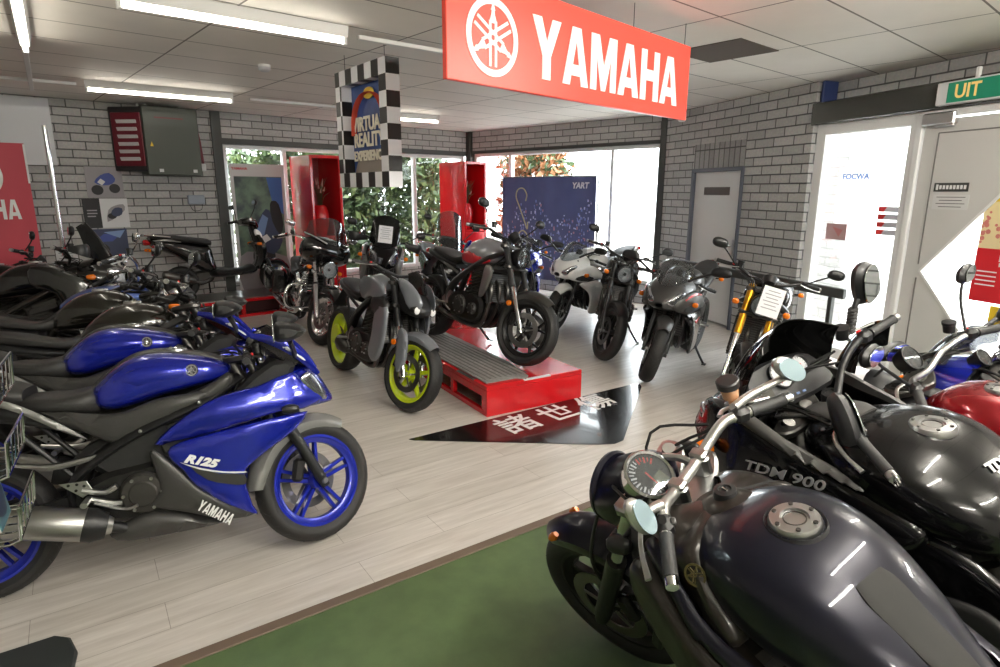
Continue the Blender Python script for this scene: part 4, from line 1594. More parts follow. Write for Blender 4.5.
def sport(label, group, pose, pm, lm2=None, scr=None, wm=None, z=0, WB=1.38, accent=None, seed=2, mirm=None, lowm=None, clipm=None):
    """full fairing sport bike seen from the front"""
    b = Bike('motorcycle', label, group, 'motorcycle', *pose, WB=WB, z0=z)
    wm = wm or M_BENG
    b.wheels(wm, wm, ('s', 5), dr=.148, rimh=.084, seg=40)
    b.fork(.96, .10, .021, .027, M_BLK, M_BLK, .5, True)
    b.fender(55, 170, .15, pm, .016)
    b.bar([(1.08, .12, .93), (1.05, .18, .93), (.97, .35, .90)], .012, endm=M_BLK)
    st = [(1.10, .98, .74, .20), (1.2, .97, .70, .20), (1.3, .945, .68, .185), (1.38, .90, .68, .15), (1.45, .83, .70, .10), (1.49, .77, .72, .04)]
    n = b.part('nose_cowl', body(st, 28, 4, .4, 2.4, cap=False), pm)
    build('cowl_lining', G().add(body([(x - .004, a - .01, c + .01, w - .01) for x, a, c, w in st], 24, 4, .4, 2.4, cap=False)), M_MATT, n)
    screen(b, (1.40, 1.18, .175, .90, .985), (1.20, 1.12, .11, 1.12, 1.09), scr or M_CLEAR)
    for s in (1, -1):
        h = panel([(1.33, .87), (1.40, .86), (1.475, .80), (1.47, .755), (1.42, .75), (1.36, .79)], lambda x, z_: float(np.interp(x, [1.3, 1.38, 1.45, 1.49], [.175, .150, .105, .05])), .014, .025, .008, s, 3, .02)
        b.part('headlight', h, M_LAMP)
    sb = lambda x, z_=0: float(np.interp(x, [.5, .75, 1.0, 1.2, 1.35, 1.46], [.16, .20, .225, .205, .17, .11]))
    both(b, 'side_fairing', [(1.44, .72), (1.40, .82), (1.25, .87), (1.08, .86), (.92, .80), (.80, .72), (.78, .66), (.9, .68), (1.08, .68), (1.22, .66)], sb, pm, .03, .05)
    both(b, 'lower_fairing', [(1.26, .64), (1.08, .66), (.92, .66), (.80, .62), (.70, .50), (.58, .36), (.56, .28), (.7, .22), (.92, .22), (1.03, .27), (1.02, .40), (1.08, .52)], sb, lowm or pm, .02, .05)
    both(b, 'air_duct', [(1.36, .71), (1.28, .76), (1.12, .74), (1.05, .70), (1.2, .68)], lambda x, z_: sb(x) + .026, M_MATT, .006, .02)
    if accent:
        both(b, 'accent_stripe', [(1.36, .82), (1.22, .86), (1.05, .84), (1.05, .82), (1.22, .83), (1.34, .795)], lambda x, z_: sb(x) + .022, accent, .006, .01)
        both(b, 'accent_flash', [(1.05, .58), (.9, .60), (.84, .56), (.98, .54)], lambda x, z_: sb(x) + .018, accent, .006, .01)
    b.part('inner_cowl', slab([(1.02, .78), (1.2, .93), (1.33, .88), (1.25, .72), (1.05, .70)], -.15, .15, .02, 2), M_MATT)
    t = b.tank([(.50, .83, .77, .06), (.57, .92, .76, .12), (.68, .99, .76, .165), (.80, 1.015, .78, .18), (.92, .99, .80, .165), (1.0, .94, .83, .12), (1.03, .91, .85, .07)], pm, (.78, 1.015, .05, 2))
    b.seat([(.22, .86, .80, .08), (.3, .85, .79, .12), (.42, .835, .77, .12), (.52, .87, .78, .08)])
    b.seat([(-.18, .99, .95, .06), (-.05, .97, .92, .10), (.1, .94, .87, .11), (.22, .90, .84, .09)], label='pillion seat')
    b.tail([(-.33, .97, .93, .04), (-.2, .96, .86, .09), (0, .92, .80, .12), (.25, .83, .73, .12), (.4, .77, .67, .09)], pm)
    b.engine(.72, M_BENG, M_CAST, .15)
    b.radiator(1.04, .55, .30, .32)
    b.frame_(1.0, .72, M_DALU, True, .11, .88)
    b.swing(.72, M_DALU)
    b.pegs(.72)
    b.stand(.72)
    b.exhaust(.72, p=((.30, -.17, .38), (-.02, -.22, .50)), r=.055, n=4, mm=M_DALU)
    for s in (1, -1):
        q = Vector((1.26, s * .40, 1.09))
        o = build('mirror', G().add(puff([(s * y, z_) for y, z_ in [(-.075, -.03), (-.06, .03), (.02, .045), (.085, .028), (.09, -.02), (.0, -.04)]], .03, .04, 3, .02, plane='yz')), mirm or M_BLK, b.root, M=Matrix.Translation(q))
        build('mirror_stalk', G().add(tube([(1.30, s * .16, .97), (1.29, s * .26, 1.03), (1.27, s * .35, 1.075)], .012, 8, 4)), M_BLK, o)
        build('mirror_glass', G().add(slab([(s * y, z_) for y, z_ in cr([(-.065, -.025), (-.052, .024), (.02, .038), (.075, .022), (.078, -.018), (.0, -.033)], 3, True)], -.031, -.027, .001, 0, 'yz')), M_MIR, o, M=Matrix.Translation(q))
    b.dials((1.12, 0, 1.0), .04, 1, True)
    b.clutter(seed, .95, 8)
    b.signal([(1.22, .25, .76), (-.12, .16, .82)], st=(False, False))
    return b
# ================================================================== the big roadster in the foreground
def roadster(label, pose):
    b = Bike('motorcycle', label, None, 'motorcycle', *pose, z0=.007, WB=1.53, Rf=.305, Rr=.315, Wf=.125, Wr=.18, rake=25.5, trail=.105)
    b.wheels(M_BENG, M_BENG, ('s', 5), dr=.15, rimh=.085, seg=64)
    b.fork(.97, .105, .031, .022, M_BLK, M_CHR, .52, False, .95, M_ALU)
    f = b.fender(48, 172, .16, P_NAVY, .018, deep=.06)
    for s in (1, -1):
        build('reflector', G().add(body([(-.03, .010, -.010, .008), (0, .016, -.016, .012), (.03, .010, -.010, .008)], 10, 3)), M_AMB, f, M=b.S @ T(b.WB + .15, s * .064, b.Rf + .277) @ Matrix.Rotation(R(45), 4, 'Y'))
    # headlamp shell with nacelle
    h = build('headlight', G().add(body([(1.14, .97, .84, .05), (1.19, 1.0, .80, .10), (1.26, 1.0, .775, .122), (1.33, .97, .78, .118), (1.37, .95, .79, .105)], 30, 5, .5, 2.1)), P_NAVY, b.root, M=b.S)
    build('headlamp_rim', G().add(lathe([(.100, -.01), (.106, 0), (.103, .010), (.094, .010)], 36, 'x')), P_NAVY, h, M=b.S @ T(1.375, 0, .87))
    build('lens', G().add(lathe([(.098, .004), (.07, .02), (.03, .028), (0, .03)], 32, 'x')), M_LENS, h, M=b.S @ T(1.375, 0, .87))
    # single round instrument
    Q = b.S @ T(1.165, .07, 1.035) @ Matrix.Rotation(R(-36), 4, 'Y')
    d = build('instrument_dial', G().add(lathe([(0, -.075), (.045, -.07), (.066, -.04), (.07, -.005), (.07, .012), (.064, .016), (.059, .012), (.058, .0)], 40, 'z')), M_CHR, b.root, M=Q)
    build('dial_face', G().add(lathe([(0, .001), (.059, .001)], 40, 'z')), mat('dial black', (24, 24, 24), .5), d, M=Q)
    g = G()
    gr = G()
    for k in range(23):
        a = R(118 - k * 12.5)
        L = .041 if k % 2 else .036
        (gr if k > 17 else g).add(beam((L * math.sin(a) * -1, L * math.cos(a), .0025), (.053 * math.sin(a) * -1, .053 * math.cos(a), .0025), .003 if k % 2 else .005, t=.0008, up=(0, 0, 1)))
    build('dial_marks', g, M_WHITE, d, M=Q)
    build('red_zone_marks', gr, M_RED, d, M=Q)
    build('needle', G().add(beam((.012, 0, .004), (-.045, .006, .004), .005, .002, .001, up=(0, 0, 1))), M_RED, d, M=Q)
    build('lcd_window', G().add(box((-.028, -.018, .002), (.034, .034, .002), .001)), mat('lcd olive', (96, 100, 66), .3), d, M=Q)
    build('dial_glass', G().add(lathe([(0, .011), (.06, .009)], 40, 'z')), M_CLEAR, d, M=Q)
    for s in (1, -1):
        b.part('dial_bracket', tube([(1.10, s * .06, .965), (1.15, s * .065, .985), (1.20, s * .05, .99)], .011, 8, 3), M_ALU, True)
    # handlebar
    M_SAT = mat('satin silver bar', (196, 195, 192), .32, .9)
    b.bar([(1.09, .05, 1.01), (1.087, .10, 1.018), (1.065, .165, 1.05), (1.035, .215, 1.048), (.965, .325, 1.03)], .0145, M_SAT, .105, lever=True, res=False, ml=M_ALU, endm=M_CHR)
    for s in (1, -1):
        g = G().add(box((1.09, s * .06, .985), (.05, .038, .075), .012))
        g.add(box((1.09, s * .06, 1.022), (.045, .036, .02), .006))
        b.part('bar_clamp', g, M_ALU, True)
    tri = [(.05, 1.0)]
    b.part('upper_yoke', slab([(1.16, .13), (1.10, .15), (1.05, .05), (1.05, -.05), (1.10, -.15), (1.16, -.13), (1.14, 0)], .93, .957, .008, 3, 'xy'), M_ALU, True)
    e = Vector((.90, .40, 1.055)) - Vector((1.02, .25, 1.075))
    # mirrors: oval blue-white glass on cast stalks
    for s, base, head in ((1, (1.06, .175, 1.07), (1.055, .265, 1.12)), (-1, (1.05, .21, 1.07), (.975, .40, 1.08))):
        Qm = b.S @ T(head[0], s * head[1], head[2]) @ Matrix.Rotation(R(s * (8 if s > 0 else 18)), 4, 'Z') @ Matrix.Rotation(R(8), 4, 'Y') @ Matrix.Rotation(R(-14 if s > 0 else -40), 4, 'X')
        ov = [(.030 * math.cos(a), .060 * math.sin(a)) for a in np.linspace(0, 2 * PI, 28, endpoint=False)]
        m = build('mirror', G().add(puff(ov, .018, .025, 0, .015, plane='yz')), M_SAT, b.root, M=Qm)
        build('mirror_glass', G().add(slab([(x * .92, y * .94) for x, y in ov], -.0185, -.0155, .001, 0, 'yz')), mat('tinted mirror', (190, 214, 224), .06, .55), m, M=Qm)
        p0, p1 = Vector((base[0], s * base[1], base[2])), Vector((head[0] + .012, s * head[1], head[2] - .03))
        build('mirror_stalk', G().add(tube([p0, p0.lerp(p1, .4) + Vector((.01, 0, .0)), p1], [.014, .012, .010], 10, 4)), M_SAT, m, M=b.S)
    r_ = G().add(lathe([(0, -.03), (.022, -.028), (.026, .008), (.028, .010)], 20, 'z')).add(tube([(0, 0, -.03), (-.02, .03, -.06)], .01, 8, 1))
    ro = build('brake_reservoir', r_, mat('amber fluid cup', (188, 140, 104), .25, 0, .5), b.root, M=b.S @ T(1.08, -.26, 1.095))
    build('reservoir_lid', G().add(lathe([(.031, .008), (.032, .026), (.028, .03), (0, .031)], 20, 'z')), M_BLK, ro, M=b.S @ T(1.08, -.26, 1.095))
    # tank
    tk = [(.38, .885, .80, .06), (.46, .92, .78, .10), (.56, .985, .77, .145), (.66, 1.035, .78, .174), (.76, 1.055, .80, .186), (.85, 1.047, .82, .178), (.92, 1.022, .84, .15), (.98, .985, .86, .105), (1.01, .96, .88, .05)]
    t = b.tank(tk, P_NAVY, (.765, 1.055, .054, 1), M_ALU, 2.7, .5, k=7)
    ring = G().add(lathe([(.058, -.004), (.061, .003), (.065, -.006)], 36, 'z', closed=True))
    build('cap_seat', ring, M_BLK, t, M=T(.765, 0, 1.053))

    def hug(x, z):
        i = [q[0] for q in tk]
        zt, zb, w = (float(np.interp(x, i, [q[j] for q in tk])) for j in (1, 2, 3))
        w = w if x < .90 else float(np.interp(x, [.90, 1.0, 1.12], [.165, .155, .10]))
        zt = zt if x < .97 else 1.0
        zw = zb + .5 * (zt - zb)
        u = min(.985, abs(z - zw) / (zt - zw + 1e-6)) if z > zw else 0
        return w * (1 - u ** 2.7) ** (1 / 2.7) + .003

    # covers ahead of the tank
    for s in (1, -1):
        fc = b.part('front_cowl', panel([(1.10, .945), (1.05, .985), (.97, 1.005), (.915, 1.0), (.88, .96), (.83, .91), (.775, .855), (.79, .82), (.90, .835), (1.0, .87), (1.08, .91)], hug, .022, .03, .03, s, 3, .022), P_BROWN)
        b.part('side_scoop', panel([(1.06, .93), (1.0, .95), (.90, .89), (.78, .84), (.62, .82), (.46, .80), (.34, .77), (.36, .74), (.54, .755), (.74, .785), (.90, .835), (1.02, .89)], lambda x, z: float(np.interp(x, [.35, .6, .85, 1.05], [.15, .20, .225, .17])), .022, .025, .01, s, 3, .022), P_NAVY)
        rc = b.part('radiator_shroud', panel([(1.08, .875), (1.0, .885), (.88, .835), (.76, .785), (.70, .76), (.66, .70), (.70, .63), (.90, .66), (1.04, .72), (1.10, .79)], lambda x, z: float(np.interp(x, [.68, .85, 1.1], [.235, .24, .205])), .025, .035, .08, s, 3, .03), P_BROWN)
        build('chrome_trim', G().add(panel([(.76, .775), (.71, .755), (.675, .70), (.705, .655), (.745, .69)], lambda x, z: .258, .012, .015, .02, s, 3, .02)), M_CHR, rc)
        b.part('engine_corner_trim', body([(.66, .65, .56, .03), (.72, .66, .55, .05), (.86, .63, .53, .05), (.90, .60, .55, .03)], 12, 3, .5, 4), M_ALU, parent=None).location = (0, s * .19, 0)
        b.badge(t, .885, hug(.885, .945) + .016, .945, .026, mat('antique gold', (120, 108, 74), .35, .7), 16 if s > 0 else -16, -22, s)
    b.part('steering_lock_cover', body([(.88, 1.028, .97, .05), (.93, 1.03, .95, .07), (.99, 1.01, .94, .065), (1.03, .985, .94, .04)], 18, 4), P_BROWN)
    b.part('ignition_lock', lathe([(0, .012), (.014, .012), (.016, .016), (.026, .014), (.028, 0), (.028, -.01)], 24, 'z', (.955, 0, 1.025)), M_BLK)
    b.part('key_slot', box((.955, 0, 1.039), (.016, .004, .004), 0), M_CHR)
    pad = [(x, z + .0045, z - .02, w) for x, z, w in ((.42, .902, .03), (.46, .922, .04), (.52, .957, .044), (.58, .997, .048), (.61, 1.012, .04))]
    b.part('tank_pad', body(pad, 14, 4, .5, 5), mat('rubber pad', (36, 36, 35), .75, spec=.25))
    b.seat([(-.12, .93, .86, .10), (.02, .92, .83, .14), (.16, .87, .78, .15), (.28, .855, .75, .14), (.37, .885, .76, .09)])
    b.tail([(-.40, .90, .86, .05), (-.25, .91, .80, .11), (0, .86, .75, .14), (.25, .8, .70, .13)], P_NAVY)
    b.engine(.78, M_BENG, M_CAST, .19, True)
    b.radiator(1.08, .64, .28, .34)
    b.frame_(1.0, .78, M_BLK, True, .13, .90)
    b.swing(.78, M_BLK)
    b.pegs(.78)
    b.stand(.78)
    b.exhaust(.78, p=((.30, -.19, .36), (-.15, -.23, .45)), r=.06, mm=M_DALU)
    b.clutter(5, .96, 5)
    b.signal([(1.22, .20, .89), (-.3, .18, .80)], m=M_BLK, stalk=.09)
    for i, (x, z) in enumerate(((1.02, .60), (.96, .5))):
        b.part('coolant_hose', tube([(x + .05, .14, z + .1), (x, .16, z), (x - .12, .15, z - .06)], .018, 8, 4), M_HOSE)
    return b


# ================================================================== black half-faired tourer behind it
def tourer(label, pose):
    b = Bike('motorcycle', label, None, 'motorcycle', *pose, WB=1.485, Rf=.31, Rr=.315, Wf=.12, Wr=.16)
    b.wheels(M_BENG, M_BENG, ('s', 5), dr=.15, rimh=.085, seg=48)
    b.fork(1.0, .105, .028, .021, M_BLK, M_CHR, .5)
    b.fender(45, 170, .16, P_BLK, .018)
    for s in (1, -1):
        build('fender_reflector', G().add(body([(-.03, .010, -.010, .008), (0, .016, -.016, .012), (.03, .010, -.010, .008)], 10, 3)), M_AMB, b.root, M=b.S @ T(b.WB + .14, s * .066, b.Rf + .285) @ Matrix.Rotation(R(40), 4, 'Y'))
    nb = [(1.16, 1.02, .80, .24), (1.26, 1.04, .76, .245), (1.36, 1.03, .74, .225), (1.45, .97, .745, .17), (1.52, .89, .765, .10), (1.555, .83, .79, .04)]
    n = b.part('nose_cowl', body(nb, 30, 5, .45, 2.5, cap=False), P_BLK)
    build('cowl_lining', G().add(body([(x - .004, a - .012, c + .012, w - .012) for x, a, c, w in nb], 24, 4, .45, 2.5, cap=False)), M_MATT, n)
    for s in (1, -1):
        b.part('headlight', panel([(1.40, .93), (1.46, .94), (1.53, .87), (1.54, .83), (1.48, .81), (1.42, .85)], lambda x, z: float(np.interp(x, [1.38, 1.45, 1.52, 1.55], [.21, .168, .10, .05])), .012, .025, .008, s, 3, .02), M_LAMP)
    screen(b, (1.43, 1.20, .215, 1.0, 1.05), (1.21, 1.13, .17, 1.275, 1.23), M_DSMOKE, bulge=.035)
    # dash with two white clocks and an LCD
    D = T(1.19, .01, 1.075) @ Matrix.Rotation(R(-48), 4, 'Y')
    ds = build('instrument_panel', G().add(slab([(-.075, -.17), (-.085, .17), (-.02, .20), (.07, .14), (.075, -.12), (.0, -.19)], -.045, .0, .012, 3, 'xy')), M_BLK, b.root, M=D)
    WD = mat('white dial', (222, 224, 228), .5)
    for y, x, r in ((.03, .015, .045), (-.075, .028, .034)):
        Q = D @ T(x, y, .004)
        build('dial_rim', G().add(lathe([(r * 1.02, -.006), (r * 1.10, -.004), (r * 1.10, .010), (r * 1.0, .012), (r * .98, .0)], 32, 'z')), M_BLK, ds, M=Q)
        build('dial_face', G().add(lathe([(0, .001), (r, .001)], 32, 'z')), WD, ds, M=Q)
        g = G()
        for k in range(13):
            a = R(-40 + k * 22)
            g.add(beam((r * .74 * math.sin(a), r * .74 * math.cos(a), .0025), (r * .9 * math.sin(a), r * .9 * math.cos(a), .0025), r * .045, t=.0006, up=(0, 0, 1)))
        build('dial_marks', g, M_HOSE, ds, M=Q)
        build('needle', G().add(beam((.0, 0, .004), (-r * .6, r * .3, .004), r * .12, r * .04, .001, up=(0, 0, 1))).add(lathe([(0, .005), (r * .17, .005), (r * .17, .002)], 12, 'z')), M_RED, ds, M=Q)
    build('lcd_window', G().add(box((-.02, .125, .001), (.06, .06, .004), .002)), mat('lcd dark', (44, 44, 36), .25), ds, M=D)
    g = G()
    for k in range(5):
        g.add(box((-.062, .09 - k * .03, .001), (.008, .016, .003), .001))
    build('warning_lamps', g, mat('warning lamp blue', (90, 110, 150), .4), ds, M=D)
    sb = lambda x, z=.9: float(np.interp(x, [.55, .75, 1.0, 1.2, 1.35, 1.5], [.18, .225, .25, .245, .215, .12])) + .22 * (.93 - z) * (1 if z > .78 else .68 / (.93 - z) * .22)
    for s in (1, -1):
        sf = b.part('side_fairing', panel([(1.52, .82), (1.47, .93), (1.36, 1.0), (1.22, 1.01), (1.10, .985), (.98, .965), (.84, .93), (.70, .90), (.60, .86), (.62, .80), (.74, .755), (.92, .71), (1.04, .62), (1.14, .52), (1.22, .52), (1.30, .64), (1.42, .75)], sb, .02, .05, .006, s, 3, .035), P_BLK)
        b.part('cockpit_strut', panel([(1.26, 1.03), (1.18, 1.035), (1.05, 1.0), (.90, .965), (.76, .935), (.77, .915), (.92, .935), (1.06, .965), (1.18, .99)], lambda x, z: sb(x) + .0, .018, .02, .012, s, 3, .025), M_GREY)
        Q = T(.985, s * .292, .889) @ (Matrix() if s < 0 else Matrix.Rotation(PI, 4, 'Z')) @ Matrix.Rotation(R(-11 if s > 0 else 11), 4, 'Y') @ Matrix.Rotation(R(12), 4, 'X').inverted() @ FACE
        text('model_lettering', 'TDM 900', .046, Q, mat('silver lettering', (170, 170, 172), .35, .5), b.root, .0012, 1.7, .0006, .25)
        b.part('lower_panel', panel([(.62, .84), (.74, .76), (.60, .62), (.42, .60), (.34, .72), (.42, .80)], .19, .02, .04, .01, s, 3, .035), P_BLK)
        fl = [(.36, .66), (.44, .72), (.58, .68), (.72, .56), (.70, .54), (.54, .60)]
        b.part('side_vent', panel(fl, .215, .012, .02, .01, s, 3, .03), M_MATT)
    tk = [(.44, .88, .80, .09), (.50, .96, .79, .155), (.60, 1.025, .80, .21), (.70, 1.06, .82, .235), (.82, 1.06, .84, .235), (.93, 1.03, .86, .20), (1.02, 1.0, .88, .14), (1.06, .98, .9, .08)]
    t = b.tank(tk, P_BLK, (.715, 1.06, .06, 1), M_ALU, 2.5, .45, k=6)
    b.part('tank_front_cover', body([(.90, 1.048, 1.0, .05), (.96, 1.045, .98, .08), (1.05, 1.025, .97, .08), (1.10, 1.0, .97, .05)], 16, 4), M_GREY)
    b.part('ignition_lock', lathe([(0, .012), (.014, .012), (.016, .016), (.026, .014), (.03, 0), (.03, -.02)], 24, 'z', (1.045, 0, 1.035)), M_BLK, True)
    text('tank_lettering', 'TDM', .035, T(.555, -.02, 1.004) @ Matrix.Rotation(R(-90), 4, 'Z') @ Matrix.Rotation(R(33), 4, 'X'), MATS['silver lettering'], b.root, .001, 1.4, .002, .2)
    b.bar([(1.02, .06, 1.06), (1.01, .14, 1.075), (.97, .24, 1.10), (.87, .40, 1.085)], .0125, M_BLK, .13, ml=M_ALU)
    b.seat([(-.2, .93, .86, .10), (0, .93, .84, .14), (.16, .89, .80, .155), (.30, .87, .77, .155), (.42, .90, .78, .12), (.48, .935, .80, .08)])
    b.tail([(-.45, .93, .88, .05), (-.3, .93, .82, .11), (0, .87, .77, .14), (.25, .81, .71, .14)], P_BLK)
    # right mirror stands up on a ribbed boot, the left one is folded down
    g = G()
    for k in range(8):
        g.add(lathe([(.014, -.006), (.019, 0), (.014, .006)], 14, 'z', (1.0 - k * .002, -.30 - k * .002, 1.10 + k * .012)))
    bo = b.part('mirror_boot', g, M_RUB, True)
    Q = b.S @ T(.953, -.385, 1.25) @ Matrix.Rotation(R(-22), 4, 'Z') @ Matrix.Rotation(R(-6), 4, 'X')
    ov = [(-.055, -.06), (-.06, .02), (-.03, .075), (.03, .08), (.06, .03), (.055, -.05), (.02, -.075), (-.03, -.075)]
    m = build('mirror', G().add(puff(ov, .028, .035, 3, .02, plane='yz')), M_BLK, b.root, M=Q)
    build('mirror_glass', G().add(slab([(y * .88, z * .9) for y, z in cr(ov, 3, True)], -.030, -.026, .001, 0, 'yz')), M_MIR, m, M=Q)
    build('mirror_stalk', G().add(tube([(1.0, -.30, 1.10), (.985, -.315, 1.18), (.955, -.38, 1.25)], .011, 10, 3)), M_BLK, m, M=b.S)
    Q = b.S @ T(.985, .245, 1.135) @ Matrix.Rotation(R(30), 4, 'Z') @ Matrix.Rotation(R(28), 4, 'X')
    m = build('mirror', G().add(puff([(-.03, .075), (.03, .06), (.05, -.03), (.02, -.09), (-.045, -.06)], .03, .035, 3, .02, plane='yz')), M_BLK, b.root, M=Q)
    build('mirror_glass', G().add(slab([(y * .86, z * .88) for y, z in cr([(-.03, .075), (.03, .06), (.05, -.03), (.02, -.09), (-.045, -.06)], 3, True)], -.032, -.028, .001, 0, 'yz')), M_MIR, m, M=Q)
    build('mirror_stalk', G().add(tube([(.975, .235, 1.10), (.985, .245, 1.12)], .01, 8, 1)), M_BLK, m, M=b.S)
    Q = b.S @ T(.856, .421, 1.082) @ Matrix.Rotation(R(130), 4, 'Z')
    build('bar_end_emblem', emblem(.021, .004), M_CHR, b.root, M=Q)
    b.engine(.76, M_BENG, M_CAST, .17, False)
    b.radiator(1.06, .60)
    b.frame_(1.0, .76, M_DALU, True, .13, .9)
    b.swing(.76, M_DALU)
    b.pegs(.76)
    b.stand(.76)
    b.exhaust(.76, p=((.25, -.2, .45), (-.2, -.25, .62)), r=.06, mm=M_DALU)
    b.clutter(9, 1.03, 12)
    b.signal([(1.30, .30, .86), (-.3, .18, .82)], st=(False, False))
    return b
# ================================================================== other machines
def adventure(label, pose, pm, group=None, tall=True, seed=3, paper=True, z=0):
    b = Bike('motorcycle', label, group, 'motorcycle', *pose, WB=1.50, Rf=.325, Rr=.32, Wf=.11, Wr=.15, z0=z)
    b.wheels(M_BENG, M_BENG, ('wire', 32) if tall else ('s', 5), dr=.15, rimh=.085, seg=36)
    b.fork(1.05, .105, .022, .028, M_DALU, M_BLK, .45, True)
    b.fender(60, 150, .14, pm, .02)
    st = [(1.18, 1.10, .84, .19), (1.3, 1.12, .82, .19), (1.42, 1.08, .80, .16), (1.52, 1.0, .80, .11), (1.60, .93, .82, .06), (1.64, .89, .84, .03)]
    n = b.part('nose_cowl', body(st, 24, 4, .4, 2.4), pm)
    for s in (1, -1):
        b.part('headlight', panel([(1.40, 1.02), (1.49, 1.02), (1.57, .94), (1.55, .88), (1.46, .88), (1.41, .94)], lambda x, z_: float(np.interp(x, [1.38, 1.45, 1.52, 1.6], [.165, .145, .105, .05])), .014, .025, .008, s, 3, .02), M_LAMP)
        b.part('tank_shroud', panel([(.86, 1.06), (1.10, 1.02), (1.28, .92), (1.30, .80), (1.18, .62), (1.08, .64), (1.02, .82), (.84, .90)], lambda x, z_: float(np.interp(x, [.8, 1.0, 1.2, 1.3], [.19, .235, .22, .19])), .025, .05, .008, s, 3, .035), P_SILV if paper else pm)
        b.part('hand_guard', tube([(1.06, s * .42, 1.12), (1.15, s * .44, 1.11), (1.2, s * .38, 1.11), (1.18, s * .24, 1.12)], [.02, .05, .055, .02], 10, 4, (.25, 1)), M_BLK, True)
    screen(b, (1.45, 1.27, .18, 1.06, 1.12), (1.24, 1.20, .15, 1.43, 1.38), M_SMOKE)
    b.tank([(.50, .88, .80, .08), (.58, .99, .79, .14), (.70, 1.07, .8, .19), (.85, 1.10, .82, .21), (.98, 1.08, .85, .19), (1.08, 1.02, .88, .12), (1.12, .98, .9, .07)], pm, (.84, 1.10, .05, 2))
    b.seat([(-.1, .97, .90, .08), (.05, .965, .88, .13), (.2, .93, .85, .14), (.38, .89, .81, .14), (.5, .92, .82, .1)])
    b.tail([(-.3, .93, .89, .05), (-.15, .93, .84, .1), (.1, .88, .79, .12), (.35, .82, .74, .11)], M_BLK)
    ax = b.axis(1.1).x
    b.bar([(ax, .04, 1.08), (ax, .14, 1.11), (ax - .05, .28, 1.14), (ax - .12, .43, 1.13)], .0125)
    b.mirror((ax - .04, .28, 1.15), (ax + .01, .43, 1.27), .12, .08)
    b.engine(.74)
    b.radiator(1.06, .64)
    b.frame_(1.0, .74, M_DALU, True, .12, .95)
    b.swing(.74)
    b.pegs(.74)
    b.stand(.74)
    b.exhaust(.74, p=((.25, -.19, .45), (-.2, -.24, .62)), r=.06, mm=M_DALU)
    b.clutter(seed, 1.06, 8)
    b.signal([(1.3, .27, .95), (-.2, .18, .85)], st=(False, False))
    if paper:
        b.tag_paper((1.40, -.0, 1.22), .16, .21, False, -24)
    return b


